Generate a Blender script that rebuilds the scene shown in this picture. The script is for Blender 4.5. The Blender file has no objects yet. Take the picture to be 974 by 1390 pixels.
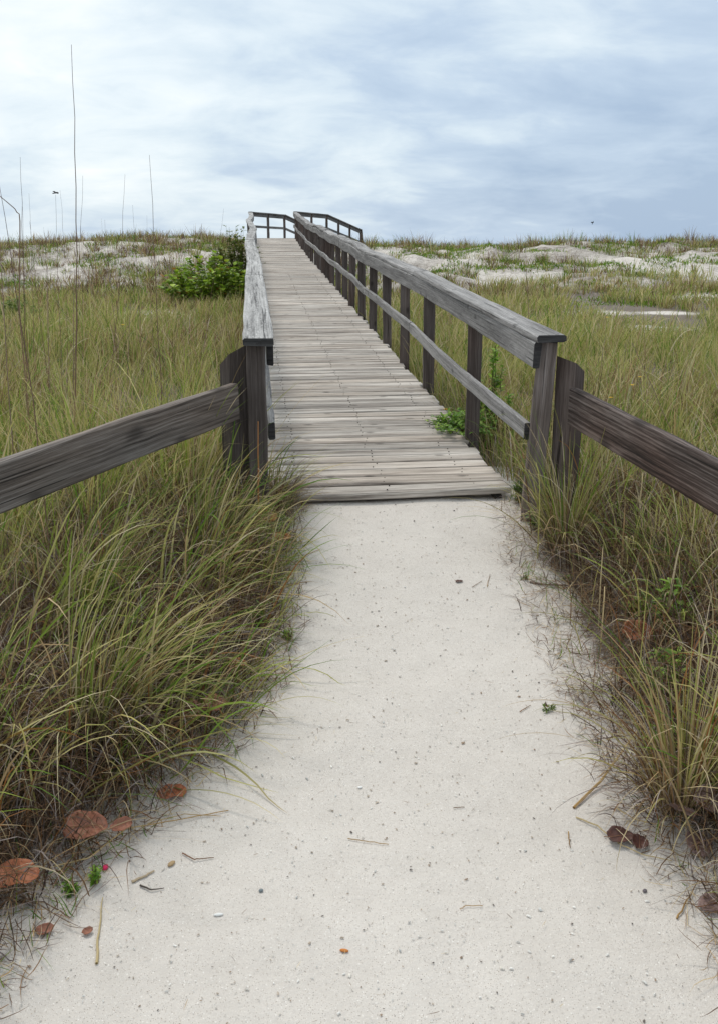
import bpy, math, random
import numpy as np
from mathutils import Vector, Matrix, noise as mnoise
random.seed(7)
rng = np.random.default_rng(11)
C = bpy.context.scene.collection
R = math.radians
EYE = 1.5
PITCH = R(14.5)
FPX = 1239.0
cP, sP = math.cos(PITCH), math.sin(PITCH)

# ------------------------------------------------------------------ helpers
def ray(px, py):
    u = (px - 487) / FPX; v = (py - 650) / FPX
    return (u, cP - v * sP, -sP - v * cP)

def at_Y(px, py, Y):
    r = ray(px, py); t = Y / r[1]
    return Vector((t * r[0], Y, EYE + t * r[2]))

def smooth(a, b, x):
    t = np.clip((x - a) / (b - a), 0, 1)
    return t * t * (3 - 2 * t)

# vectorised value noise
_perm = np.random.default_rng(3).random((256, 256))
def vnoise(x, y):
    x = np.asarray(x, float); y = np.asarray(y, float)
    xi = np.floor(x).astype(int); yi = np.floor(y).astype(int)
    fx = x - xi; fy = y - yi
    fx = fx * fx * (3 - 2 * fx); fy = fy * fy * (3 - 2 * fy)
    g = lambda a, b: _perm[a % 256, b % 256]
    return (g(xi, yi) * (1 - fx) * (1 - fy) + g(xi + 1, yi) * fx * (1 - fy)
            + g(xi, yi + 1) * (1 - fx) * fy + g(xi + 1, yi + 1) * fx * fy)
def fbm(x, y, o=4):
    s = 0; a = .5; t = 0
    for k in range(o):
        s = s + a * vnoise(np.asarray(x) * 2 ** k + 17.3 * k, np.asarray(y) * 2 ** k + 9.1 * k); t += a; a *= .5
    return s / t

# ---- the ramp's profile
CAPY = [4.5, 6.6, 10.4, 14.5, 20, 26, 31, 34.6]
CAPZ = [1.066, 1.185, 1.354, 1.540, 1.79, 2.06, 2.36, 2.60]
def cap_z(Y): return float(np.interp(Y, CAPY, CAPZ))
def deck_z(Y): return cap_z(Y) - 0.93
def xr(Y): return 0.912 - 0.1075 * (Y - 4.65)           # right rail line
def xl(Y): return xr(Y) - (1.432 + 0.007 * (Y - 4.65))  # left rail line
Y0, Y1 = 4.97, 34.6

# ---- path edges (world) from the ground
def ground_pt(px, py, z=0.02):
    r = ray(px, py); t = (z - EYE) / r[2]
    return (t * r[0], t * r[1])
LE = [ground_pt(*p) for p in [(-110, 1420), (-20, 1330), (30, 1250), (118, 1165), (212, 1080), (288, 1010), (352, 930), (378, 850), (388, 760), (398, 700)]]
RE = [ground_pt(*p) for p in [(1120, 1420), (1030, 1330), (995, 1260), (950, 1190), (875, 1095), (800, 960), (757, 870), (706, 770), (695, 720), (690, 690)]]
LY = [p[1] for p in LE]; LX = [p[0] for p in LE]; RY = [p[1] for p in RE]; RX = [p[0] for p in RE]
def path_l(Y): return np.interp(Y, LY, LX)
def path_r(Y): return np.interp(Y, RY, RX)

def gz(x, y):
    x = np.asarray(x, float); y = np.asarray(y, float)
    cx = 0.5 * (path_l(y) + path_r(y))
    d = np.abs(x - cx)
    z = 0.05 * (fbm(x * .45 + 5, y * .45) - .5)*smooth(.5, 2.5, d + smooth(6, 9, y) * 3)
    z = z + .098 * smooth(3.0, 4.85, y) * (1 - smooth(.9, 1.7, d))*(1-smooth(5.2,6.5,y))
    z = z + .05 * smooth(.55, 1.2, d) * (1 - smooth(4.2, 5.6, y)) * (.4 + fbm(x * 3, y * 3, 3))
    z = z + .10 * smooth(8, 22, y)
    yy = y + 5.5 * (fbm(x * .11 + 40, y * .05, 3) - .5)
    crest = 1.27 + .55 * (fbm(x * .20 + 8, y * .05 + 2, 4) - .5)
    face = smooth(22.5, 36.5, yy)
    z = z + crest * face * (1 - .95 * smooth(40, 58, y))
    rg = np.abs(fbm(x * .55 + 3, y * .45 + 60, 4) - .5) * 2
    z = z + (.60 * (fbm(x * .45, y * .6, 5) - .5) - .30 * rg + .06) * smooth(20, 28, y) * (1 - smooth(40, 58, y))
    z = z - 1.1 * smooth(50, 90, y)
    # soft footprints and hollows in the loose sand
    z = z + (.024 * (fbm(x * 2.6 + 3, y * 2.6, 2) - .5) + .010 * (vnoise(x * 9 + 3, y * 8) - .5)) * (1 - smooth(5.0, 5.6, y))
    return z
def gz1(x, y): return float(gz(x, y))

class MB:
    def __init__(s): s.v = []; s.f = []; s.uv = []; s.tint = []
    def add(s, verts, faces, uvs, tint):
        b = len(s.v); s.v += [tuple(v) for v in verts]
        for f, u in zip(faces, uvs):
            s.f.append([b + i for i in f]); s.uv += u
        s.tint += [tint] * len(verts)
    def build(s, name, m, parent=None, smooth_=False):
        me = bpy.data.meshes.new(name); me.from_pydata(s.v, [], s.f)
        ul = me.uv_layers.new(name='uv')
        ul.data.foreach_set('uv', np.array(s.uv, np.float32).ravel())
        a = me.attributes.new('tint', 'FLOAT_COLOR', 'POINT')
        a.data.foreach_set('color', np.array(s.tint, np.float32).ravel())
        if smooth_: me.polygons.foreach_set('use_smooth', [True] * len(me.polygons))
        me.materials.append(m); me.update()
        o = bpy.data.objects.new(name, me); C.objects.link(o)
        if parent: o.parent = parent
        return o

def tag(o, label=None, cat=None, group=None, kind=None):
    if label: o['label'] = label
    if cat: o['category'] = cat
    if group: o['group'] = group
    if kind: o['kind'] = kind
    return o
def empty(name, loc=(0, 0, 0), parent=None):
    o = bpy.data.objects.new(name, None); C.objects.link(o); o.location = loc; o.empty_display_size = .2
    if parent: o.parent = parent
    return o

def board(mb, pts, w, t, up=(0, 0, 1), side=None, ch=.005, tone=1.0, jit=.0015, seg=.18, flip=False, wobble=None):
    """a sawn board along pts (centre line); w = across (side), t = along up."""
    P = [Vector(p) for p in pts]
    # resample
    L = [0]
    for a, b in zip(P, P[1:]): L.append(L[-1] + (b - a).length)
    n = max(2, int(L[-1] / seg) + 1)
    Q = []
    for i in range(n + 1):
        s = L[-1] * i / n
        k = min(len(P) - 2, max(0, next((j for j in range(len(P) - 1) if L[j + 1] >= s - 1e-9), len(P) - 2)))
        f = (s - L[k]) / max(1e-9, L[k + 1] - L[k]); Q.append(P[k].lerp(P[k + 1], f))
    u0 = random.uniform(0, 60); v0 = random.uniform(0, 40)
    up = Vector(up); sx, sy = w / 2, t / 2; c = min(ch, sx * .6, sy * .6)
    prof = [(-sx + c, -sy), (sx - c, -sy), (sx, -sy + c), (sx, sy - c), (sx - c, sy), (-sx + c, sy), (-sx, sy - c), (-sx, -sy + c)]
    per = [0]
    for a, b in zip(prof, prof[1:] + prof[:1]): per.append(per[-1] + math.dist(a, b))
    rings = []; ss = 0; verts = []; 
    for i, q in enumerate(Q):
        T = (Q[min(i + 1, n)] - Q[max(i - 1, 0)]).normalized()
        S = Vector(side) if side is not None else T.cross(up)
        S = (S - T * S.dot(T)).normalized(); U = S.cross(T).normalized()
        ring = []
        for (a, b) in prof:
            j = Vector((random.gauss(0, jit), random.gauss(0, jit), random.gauss(0, jit)))
            p = q + S * a + U * b + j
            ring.append(p)
        rings.append(ring); verts += ring
    faces = []; uvs = []
    for i in range(n):
        ua = u0 + L[-1] * i / n; ub = u0 + L[-1] * (i + 1) / n
        for k in range(8):
            k2 = (k + 1) % 8
            faces.append([i * 8 + k, i * 8 + k2, (i + 1) * 8 + k2, (i + 1) * 8 + k])
            uvs.append([(ua, v0 + per[k]), (ua, v0 + per[k + 1]), (ub, v0 + per[k + 1]), (ub, v0 + per[k])])
    mb.add(verts, faces, uvs, (tone, tone, tone, 0))
    for ring, rev in ((rings[0], True), (rings[-1], False)):
        f = list(range(8)); pr = list(prof)
        if rev: f = f[::-1]; pr = pr[::-1]
        mb.add(ring, [f], [[(a + u0, b + v0) for a, b in pr]], (tone, tone, tone, 1))

# ------------------------------------------------------------------ materials
def new_mat(name):
    m = bpy.data.materials.new(name); m.use_nodes = True
    nt = m.node_tree; nt.nodes.clear()
    return m, nt.nodes, nt.links
def N(nodes, t, **kw):
    n = nodes.new(t)
    for k, v in kw.items():
        if k in n.inputs: n.inputs[k].default_value = v
        else: setattr(n, k, v)
    return n
def ramp(nodes, stops, interp='LINEAR'):
    n = nodes.new('ShaderNodeValToRGB'); cr = n.color_ramp; cr.interpolation = interp
    while len(cr.elements) > 1: cr.elements.remove(cr.elements[-1])
    cr.elements[0].position = stops[0][0]; cr.elements[0].color = (*stops[0][1], 1) if len(stops[0][1]) == 3 else stops[0][1]
    for p, c in stops[1:]:
        e = cr.elements.new(p); e.color = (*c, 1)
    return n
def mixc(nodes, links, fac, a, b, mode='MIX'):
    n = nodes.new('ShaderNodeMix'); n.data_type = 'RGBA'; n.blend_type = mode
    if isinstance(fac, (int, float)): n.inputs[0].default_value = fac
    else: links.new(fac, n.inputs[0])
    for s, x in ((6, a), (7, b)):
        if isinstance(x, tuple): n.inputs[s].default_value = (*x, 1)
        else: links.new(x, n.inputs[s])
    return n.outputs[2]
def mathn(nodes, links, op, a, b=None, clamp=False):
    n = nodes.new('ShaderNodeMath'); n.operation = op; n.use_clamp = clamp
    for s, x in ((0, a), (1, b)):
        if x is None: continue
        if isinstance(x, (int, float)): n.inputs[s].default_value = x
        else: links.new(x, n.inputs[s])
    return n.outputs[0]

def wood(name, dark, mid, light, end, crack=.55, knots=True, fleck=0.0, rough=.85, grain=1.0, warm=None, ks=(4.5, 8.0), kh=.80, kr_=1.0, ctr=1.0):
    m, nd, lk = new_mat(name)
    uv = nd.new('ShaderNodeUVMap'); uv.uv_map = 'uv'
    def mapped(sx, sy):
        mp = nd.new('ShaderNodeMapping'); lk.new(uv.outputs[0], mp.inputs[0]); mp.inputs['Scale'].default_value = (sx, sy, 1); return mp.outputs[0]
    def noise(sx, sy, detail=4, rough_=.6, dist=0):
        n = N(nd, 'ShaderNodeTexNoise', Scale=1.0, Detail=detail, Roughness=rough_, Distortion=dist); lk.new(mapped(sx, sy), n.inputs['Vector']); return n.outputs['Fac']
    broad = noise(.9, 13, 4, .55, .9)
    fine = noise(1.6, 150, 5, .65, .08)
    vfine = noise(9, 330, 3, .6)
    cr1 = noise(1.0, 80, 4, .55, .15)
    # grain rings
    wv = N(nd, 'ShaderNodeTexWave', Scale=1.0, Distortion=9.0, Detail=3.0); wv.wave_type = 'BANDS'; wv.bands_direction = 'Y'
    wv.inputs['Detail Scale'].default_value = .6
    lk.new(mapped(.45, 15.0), wv.inputs['Vector'])
    f = mathn(nd, lk, 'MULTIPLY', fine, .45)
    f = mathn(nd, lk, 'ADD', f, mathn(nd, lk, 'MULTIPLY', broad, .55))
    f = mathn(nd, lk, 'ADD', f, mathn(nd, lk, 'MULTIPLY', mathn(nd, lk, 'SUBTRACT', wv.outputs['Fac'], .5), .035 * grain))
    f = mathn(nd, lk, 'ADD', f, mathn(nd, lk, 'MULTIPLY', mathn(nd, lk, 'SUBTRACT', vfine, .5), .35))
    rp = ramp(nd, [(.50 - .20 / ctr, dark), (.50, mid), (.50 + .20 / ctr, light)]); lk.new(f, rp.inputs[0])
    col = rp.outputs[0]
    if warm:
        wn = noise(.7, 2.5, 3, .5)
        wr = ramp(nd, [(.45, (0, 0, 0)), (.62, (1, 1, 1))]); lk.new(wn, wr.inputs[0])
        col = mixc(nd, lk, mathn(nd, lk, 'MULTIPLY', wr.outputs[0], .55), col, warm, 'MULTIPLY')
    # cracks
    cm = ramp(nd, [(crack - .22 if False else .0, (0, 0, 0)), (crack, (0, 0, 0)), (crack + .05, (1, 1, 1))]); lk.new(cr1, cm.inputs[0])
    crack_f = cm.outputs[0]
    col = mixc(nd, lk, mathn(nd, lk, 'MULTIPLY', crack_f, .8), col, tuple(c * .3 for c in dark))
    hgt = mathn(nd, lk, 'SUBTRACT', mathn(nd, lk, 'MULTIPLY', f, 1.0), mathn(nd, lk, 'MULTIPLY', crack_f, .8))
    if knots:
        vo = N(nd, 'ShaderNodeTexVoronoi', Scale=1.0); vo.feature = 'F1'; vo.voronoi_dimensions = '2D'
        wpn = N(nd, 'ShaderNodeTexNoise', Scale=1.0, Detail=3.0); lk.new(mapped(14, 30), wpn.inputs['Vector'])
        lk.new(mixc(nd, lk, .10, mapped(*ks), wpn.outputs['Color']), vo.inputs['Vector'])
        kr = ramp(nd, [(.0, (1, 1, 1)), (.07 * kr_, (.9, .9, .9)), (.17 * kr_, (0, 0, 0))]); lk.new(vo.outputs['Distance'], kr.inputs[0])
        ck = nd.new('ShaderNodeSeparateColor'); lk.new(vo.outputs['Color'], ck.inputs[0])
        has = mathn(nd, lk, 'GREATER_THAN', ck.outputs[0], kh)
        kf = mathn(nd, lk, 'MULTIPLY', mathn(nd, lk, 'MULTIPLY', kr.outputs[0], has), .7)
        col = mixc(nd, lk, kf, col, tuple(c * .6 for c in dark))
    if fleck:
        fn = noise(35, 60, 3, .7)
        fr = ramp(nd, [(.0, (0, 0, 0)), (.56, (0, 0, 0)), (.62, (1, 1, 1))]); lk.new(fn, fr.inputs[0])
        col = mixc(nd, lk, mathn(nd, lk, 'MULTIPLY', fr.outputs[0], fleck), col, tuple(min(1, c * 1.35) for c in light))
        fn2 = noise(16, 45, 4, .7, .5)
        fr2 = ramp(nd, [(.0, (1, 1, 1)), (.36, (1, 1, 1)), (.41, (0, 0, 0))]); lk.new(fn2, fr2.inputs[0])
        col = mixc(nd, lk, mathn(nd, lk, 'MULTIPLY', fr2.outputs[0], fleck * .9), col, tuple(c * .45 for c in dark))
    at = nd.new('ShaderNodeAttribute'); at.attribute_name = 'tint'
    col = mixc(nd, lk, 1.0, col, at.outputs['Color'], 'MULTIPLY')
    col = mixc(nd, lk, mathn(nd, lk, 'MULTIPLY', at.outputs['Alpha'], .85), col, end)
    b = N(nd, 'ShaderNodeBsdfPrincipled', Roughness=rough); lk.new(col, b.inputs['Base Color'])
    b.inputs['Specular IOR Level'].default_value = .25
    bp = N(nd, 'ShaderNodeBump', Strength=.7, Distance=.004); lk.new(hgt, bp.inputs['Height']); lk.new(bp.outputs[0], b.inputs['Normal'])
    o = nd.new('ShaderNodeOutputMaterial'); lk.new(b.outputs[0], o.inputs[0])
    return m

M_deck = wood('deck_wood', (.15, .130, .115), (.40, .362, .325), (.66, .615, .565), (.03, .026, .022), crack=.65, knots=True, grain=1.3, warm=(.88, .80, .73), ctr=1.6)
M_grey = wood('grey_rail_wood', (.085, .082, .082), (.215, .208, .206), (.38, .37, .365), (.012, .011, .012), crack=.61, fleck=.2, ctr=1.25)
M_silver = wood('silver_cap_wood', (.10, .098, .098), (.31, .305, .30), (.50, .495, .49), (.008, .007, .007), crack=.585, fleck=.4, ctr=1.3)
M_post = wood('brown_post_wood', (.034, .027, .024), (.098, .080, .073), (.20, .175, .165), (.02, .016, .015), crack=.63, warm=(1.0, .80, .72))
M_fenceL = wood('grey_brown_fence_wood', (.060, .050, .045), (.155, .137, .125), (.29, .27, .255), (.03, .026, .024), crack=.62, grain=2.4, warm=(.9, .74, .62), ks=(3.6, 7.0), kh=.66, kr_=1.4, ctr=1.3)
M_fenceR = wood('dark_brown_fence_wood', (.022, .016, .014), (.068, .050, .044), (.18, .15, .138), (.02, .015, .013), crack=.61, grain=2.4, warm=(1.0, .72, .6), ks=(3.2, 7.0), kh=.70, kr_=1.4, ctr=1.8)
M_joist = wood('joist_wood', (.03, .026, .024), (.07, .062, .055), (.12, .11, .10), (.02, .02, .02), crack=.64)

def leafy(name, trans=.35, rough=.55, spec=.25, two=True):
    m, nd, lk = new_mat(name)
    at = nd.new('ShaderNodeAttribute'); at.attribute_name = 'tint'
    d = N(nd, 'ShaderNodeBsdfPrincipled', Roughness=rough); d.inputs['Specular IOR Level'].default_value = spec
    lk.new(at.outputs['Color'], d.inputs['Base Color'])
    tr = nd.new('ShaderNodeBsdfTranslucent'); lk.new(at.outputs['Color'], tr.inputs[0])
    mx = nd.new('ShaderNodeMixShader'); mx.inputs[0].default_value = trans
    lk.new(d.outputs[0], mx.inputs[1]); lk.new(tr.outputs[0], mx.inputs[2])
    o = nd.new('ShaderNodeOutputMaterial'); lk.new(mx.outputs[0], o.inputs[0])
    return m
M_blade = leafy('grass_blade', .32, .6, .12)
M_dry = leafy('dry_stem', .12, .7, .15)
M_leaf = leafy('leaf', .35, .5, .3)

def deadleaf_mat(name, base, dark, back):
    m, nd, lk = new_mat(name)
    tc = nd.new('ShaderNodeTexCoord')
    n1 = N(nd, 'ShaderNodeTexNoise', Scale=22.0, Detail=5.0, Roughness=.65); lk.new(tc.outputs['Object'], n1.inputs['Vector'])
    rp = ramp(nd, [(.30, dark), (.52, base), (.72, back)]); lk.new(n1.outputs['Fac'], rp.inputs[0])
    n2 = N(nd, 'ShaderNodeTexNoise', Scale=140.0, Detail=3.0); lk.new(tc.outputs['Object'], n2.inputs['Vector'])
    r2 = ramp(nd, [(.56, (0, 0, 0)), (.66, (1, 1, 1))]); lk.new(n2.outputs['Fac'], r2.inputs[0])
    col = mixc(nd, lk, mathn(nd, lk, 'MULTIPLY', r2.outputs[0], .5), rp.outputs[0], tuple(c * .5 for c in dark))
    b = N(nd, 'ShaderNodeBsdfPrincipled', Roughness=.6); lk.new(col, b.inputs['Base Color'])
    bp = N(nd, 'ShaderNodeBump', Strength=.5, Distance=.003); lk.new(n1.outputs['Fac'], bp.inputs['Height']); lk.new(bp.outputs[0], b.inputs['Normal'])
    o = nd.new('ShaderNodeOutputMaterial'); lk.new(b.outputs[0], o.inputs[0])
    return m
M_dl_rust = deadleaf_mat('rust_leaf', (.40, .125, .05), (.20, .06, .03), (.48, .18, .085))
M_dl_brown = deadleaf_mat('brown_leaf', (.27, .095, .05), (.12, .045, .028), (.38, .16, .10))
M_dl_mauve = deadleaf_mat('mauve_leaf', (.22, .14, .125), (.12, .07, .06), (.30, .21, .19))
M_dl_orange = deadleaf_mat('orange_leaf', (.50, .20, .055), (.32, .11, .03), (.62, .32, .12))
M_dl_dark = deadleaf_mat('dark_leaf', (.085, .030, .022), (.04, .015, .012), (.13, .05, .035))

# ground
def ground_mat():
    m, nd, lk = new_mat('shell_sand')
    tc = nd.new('ShaderNodeTexCoord'); P = tc.outputs['Object']
    def noise(s, d=4, r=.6, dist=0.0):
        n = N(nd, 'ShaderNodeTexNoise', Scale=s, Detail=float(d), Roughness=r, Distortion=dist); lk.new(P, n.inputs['Vector']); return n.outputs['Fac']
    big = noise(.9, 4, .5); mid = noise(9, 4, .6); fine = noise(260, 3, .7); grit = noise(75, 4, .75)
    r1 = ramp(nd, [(.3, (.530, .490, .450)), (.5, (.610, .567, .524)), (.72, (.685, .640, .594))]); 
    f = mathn(nd, lk, 'ADD', mathn(nd, lk, 'MULTIPLY', big, .45), mathn(nd, lk, 'MULTIPLY', mid, .35))
    f = mathn(nd, lk, 'ADD', f, mathn(nd, lk, 'MULTIPLY', grit, .2)); lk.new(f, r1.inputs[0])
    col = r1.outputs[0]
    # shell-hash speckle
    for (sc, thr, gate, c, amt) in ((150, .15, .80, (.14, .115, .10), .75), (70, .10, .93, (.14, .12, .11), .9), (110, .20, .70, (.84, .81, .77), .6), (240, .25, .60, (.30, .25, .21), .8), (330, .3, .55, (.80, .77, .72), .6)):
        vo = N(nd, 'ShaderNodeTexVoronoi', Scale=float(sc)); lk.new(P, vo.inputs['Vector'])
        ck = nd.new('ShaderNodeSeparateColor'); lk.new(vo.outputs['Color'], ck.inputs[0])
        a = mathn(nd, lk, 'LESS_THAN', vo.outputs['Distance'], thr)
        g = mathn(nd, lk, 'GREATER_THAN', mathn(nd, lk, 'ADD', ck.outputs[0], mathn(nd, lk, 'MULTIPLY', mathn(nd, lk, 'SUBTRACT', mid, .5), .5)), gate)
        col = mixc(nd, lk, mathn(nd, lk, 'MULTIPLY', mathn(nd, lk, 'MULTIPLY', a, g), amt), col, c)
    # plant litter and dirt in the grass; on the dune also painted mottled shade
    at = nd.new('ShaderNodeAttribute'); at.attribute_name = 'litter'
    ln = noise(38, 5, .75, 1.0)
    lf = mathn(nd, lk, 'ADD', mathn(nd, lk, 'MULTIPLY', at.outputs['Fac'], 1.5), mathn(nd, lk, 'SUBTRACT', mathn(nd, lk, 'ADD', mathn(nd, lk, 'MULTIPLY', ln, .6), mathn(nd, lk, 'ADD', mathn(nd, lk, 'MULTIPLY', noise(3.2, 5, .7), .4), mathn(nd, lk, 'MULTIPLY', mathn(nd, lk, 'SUBTRACT', noise(13, 3, .7), .5), .5))), .95))
    lr = ramp(nd, [(.0, (0, 0, 0)), (.10, (0, 0, 0)), (.35, (1, 1, 1))]); lk.new(lf, lr.inputs[0])
    lc = ramp(nd, [(.3, (.045, .034, .027)), (.5, (.10, .077, .060)), (.68, (.20, .165, .13))]); lk.new(noise(120, 4, .7), lc.inputs[0])
    col = mixc(nd, lk, mathn(nd, lk, 'MULTIPLY', lr.outputs[0], .88), col, lc.outputs[0])
    b = N(nd, 'ShaderNodeBsdfPrincipled', Roughness=.95); lk.new(col, b.inputs['Base Color']); b.inputs['Specular IOR Level'].default_value = .1
    h = mathn(nd, lk, 'ADD', mathn(nd, lk, 'MULTIPLY', fine, .25), mathn(nd, lk, 'ADD', mathn(nd, lk, 'MULTIPLY', grit, .8), mathn(nd, lk, 'MULTIPLY', mid, 1.2)))
    bp = N(nd, 'ShaderNodeBump', Strength=.55, Distance=.012); lk.new(h, bp.inputs['Height']); lk.new(bp.outputs[0], b.inputs['Normal'])
    o = nd.new('ShaderNodeOutputMaterial'); lk.new(b.outputs[0], o.inputs[0])
    return m
M_ground = ground_mat()

# ------------------------------------------------------------------ the ground: one sheet, split along the path's edges
def graded(a, b, s0, s1, n_to):   # positions from a to b with step growing
    out = [a]; s = s0
    while out[-1] < b: out.append(out[-1] + s); s = min(s1, s * n_to)
    out[-1] = b; return out
ys = [-6, -4, -2.5, -1.5, -.8] + graded(-.4, 7.5, .045, .045, 1) + graded(7.6, 60, .07, .5, 1.02)[1:] + [70, 85, 100, 130, 200, 400]
xp = graded(0, 2.6, .045, .045, 1) + graded(2.65, 34, .08, .6, 1.05)[1:] + [45, 80, 160, 400]
xs = [-v for v in xp[::-1]][:-1] + xp
xs = np.array(xs) + .02; ys = np.array(ys)
X, Y = np.meshgrid(xs, ys)
def on_path(x, y):
    e = .05 * (fbm(x * 7, y * 7, 3) - .5) * 2
    return (x > path_l(y) + e) & (x < path_r(y) + e) & (y < 5.2)
Z = gz(X, Y)
def litter(x, y):
    dl = path_l(y) - x; dr = x - path_r(y)
    e = np.maximum(dl, dr)
    near = smooth(-.10, .30, e + .25 * (fbm(x * 3, y * 3, 3) - .5)) * (y < 6.0)
    far = np.where(y >= 6.0, .62, 0)
    v = np.where(y < 6.0, near * .72 + .20*smooth(.1,.5,e), far)
    v = v * (1 - .30 * smooth(20, 27, y))  # the share kept on the dune paints mottled shade into the sand
    for (hx, hy, hr) in SAND_HOLES: v = v * (1 - .8 * np.exp(-(((x - hx) / hr) ** 2 + ((y - hy) / (hr * .8)) ** 2)))
    return np.clip(v + .25 * (fbm(x * .8 + 9, y * .8, 3) - .5) * (y > 6), 0, 1)
SAND_HOLES = []
for p, r in (((838, 446), 1.1), ((800, 425), .7), ((960, 412), .7), ((765, 505), .35), ((215, 428), .9), ((195, 425), .6), ((20, 410), .9), ((640, 425), .6), ((905, 425), .5), ((720,470),.5)):
    q = ground_pt(*p, z=.08); SAND_HOLES.append((q[0], q[1], r))
lit = litter(X, Y)
nx, ny = len(xs), len(ys)
idx = np.arange(nx * ny).reshape(ny, nx)
Q = np.stack([idx[:-1, :-1], idx[:-1, 1:], idx[1:, 1:], idx[1:, :-1]], -1).reshape(-1, 4)
fcx = (.5 * (X[:-1, :-1] + X[1:, 1:])).ravel(); fcy = (.5 * (Y[:-1, :-1] + Y[1:, 1:])).ravel()
isp = on_path(fcx, fcy)
V = np.stack([X, Y, Z], -1).reshape(-1, 3)
def sub_mesh(name, q, kind, m):
    used, inv = np.unique(q.ravel(), return_inverse=True)
    me = bpy.data.meshes.new(name)
    me.vertices.add(len(used)); me.vertices.foreach_set('co', V[used].astype(np.float32).ravel())
    me.loops.add(len(q) * 4); me.loops.foreach_set('vertex_index', inv.ravel().astype(np.int32))
    me.polygons.add(len(q)); me.polygons.foreach_set('loop_start', np.arange(0, len(q) * 4, 4, dtype=np.int32))
    a = me.attributes.new('litter', 'FLOAT', 'POINT'); a.data.foreach_set('value', lit.ravel()[used].astype(np.float32))
    me.update(calc_edges=True); me.polygons.foreach_set('use_smooth', np.ones(len(q), bool)); me.materials.append(m)
    o = bpy.data.objects.new(name, me); C.objects.link(o); o['kind'] = kind; return o
o = sub_mesh('ground', Q[~isp], 'structure', M_ground)
o = sub_mesh('sand_path', Q[isp], 'structure', M_ground)

# sea beyond the dune
m, nd, lk = new_mat('sea_water')
b = N(nd, 'ShaderNodeBsdfPrincipled', Roughness=.12); b.inputs['Base Color'].default_value = (.05, .11, .13, 1)
tc = nd.new('ShaderNodeTexCoord'); n1 = N(nd, 'ShaderNodeTexNoise', Scale=.6, Detail=5.0); lk.new(tc.outputs['Object'], n1.inputs['Vector'])
bp = N(nd, 'ShaderNodeBump', Strength=.5, Distance=.5); lk.new(n1.outputs['Fac'], bp.inputs['Height']); lk.new(bp.outputs[0], b.inputs['Normal'])
oo = nd.new('ShaderNodeOutputMaterial'); lk.new(b.outputs[0], oo.inputs[0])
me = bpy.data.meshes.new('sea'); me.from_pydata([(-3000, 78, -.75), (3000, 78, -.75), (3000, 6000, -.75), (-3000, 6000, -.75)], [], [(0, 1, 2, 3)]); me.materials.append(m)
o = bpy.data.objects.new('sea', me); C.objects.link(o); o['kind'] = 'structure'

# ------------------------------------------------------------------ boardwalk
BW = empty('boardwalk', (xr(5) - .75, 5, 0))
tag(BW, 'long weathered plank boardwalk with railings rising over the dune to the beach', 'boardwalk')
BW.location = (0, 0, 0)
D = Vector((-.1075, 1, 0)).normalized(); SD = Vector((1, .1075, 0)).normalized()
mb = MB(); nails = []
y = Y0; k = 0
pitch = .146
while y < Y1 + .1:
    zc = deck_z(y) - .019
    w = pitch - random.uniform(.009, .016)
    if k < 10: w = pitch - random.uniform(.011, .019)
    a = xl(y) + .045 - random.uniform(0, .02); bb = xr(y) - .028 + random.gauss(0, .012)
    if k < 9: bb -= random.uniform(0, .04)
    tl = random.gauss(0, .0013)
    yaw = random.gauss(0, .0022)
    pa = Vector((a, y - (bb - a) * .5 * yaw + (a - (a + bb) / 2) * .1075, zc + tl + random.gauss(0, .0015)))
    pb = Vector((bb, y + (bb - a) * .5 * yaw + (bb - (a + bb) / 2) * .1075, zc + tl + random.gauss(0, .0015)))
    mid = (pa + pb) / 2 + Vector((0, random.gauss(0, .0012), random.gauss(0, .001)))
    if k == 0:
        pa.z -= .010; pb.z += .003; mid.y -= .012; mid.z -= .006
    slope = (deck_z(y + .5) - deck_z(y - .5))
    tone = min(1.35, max(.55, random.gauss(1.0, .15)))
    board(mb, [pa, mid, pb], w, .038, up=(0, -slope, 1), ch=.006, tone=tone, jit=.0008, seg=.2 if y < 10 else .4)
    if y < 20:
        for t in (.14, .5, .86):
            for e in (-.035, .035):
                q = pa.lerp(pb, t + random.gauss(0, .004)); nails.append((q.x, q.y + e, zc + .0215 + tl + e * slope))
    y += pitch; k += 1
deck = mb.build('deck', M_deck, BW)
# nail heads
mb = MB()
for (x_, y_, z_) in nails:
    r_ = .0042; vs = [(x_ + r_ * math.cos(i * 1.047), y_ + r_ * math.sin(i * 1.047), z_) for i in range(6)]
    vs2 = [(x_ + r_ * math.cos(i * 1.047), y_ + r_ * math.sin(i * 1.047), z_ - .004) for i in range(6)]
    mb.add(vs + vs2, [list(range(6))] + [[i, i + 6, (i + 1) % 6 + 6, (i + 1) % 6] for i in range(6)], [[(0, 0)] * 6] + [[(0, 0)] * 4] * 6, (.35, .3, .28, 0))
o = mb.build('nail_head', M_joist, BW); o['kind'] = 'stuff'
# stringers and cross beams
mb = MB()
for f in (.06, .5, .94):
    ps = [Vector((xl(y) * (1 - f) + xr(y) * f, y, deck_z(y) - .038 - .10 + (.09 if y < 5.2 else 0) * 0)) for y in np.linspace(Y0 + .02, Y1, 40)]
    board(mb, ps, .038, .19, seg=1.0)
mb.build('stringer', M_joist, BW)

cap_jit_l = [(4.5, 0), (7, .0), (12, -.01), (16, -.03), (20, .03), (23, .02), (26, -.05), (29, -.04), (31.5, .03), (34.6, 0)]
def wl(y): return float(np.interp(y, [a for a, b in cap_jit_l], [b for a, b in cap_jit_l]))
def zj(y, s): return .012 * math.sin(y * .9 + s) + .010 * math.sin(y * 2.3 + 2 * s)

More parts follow.
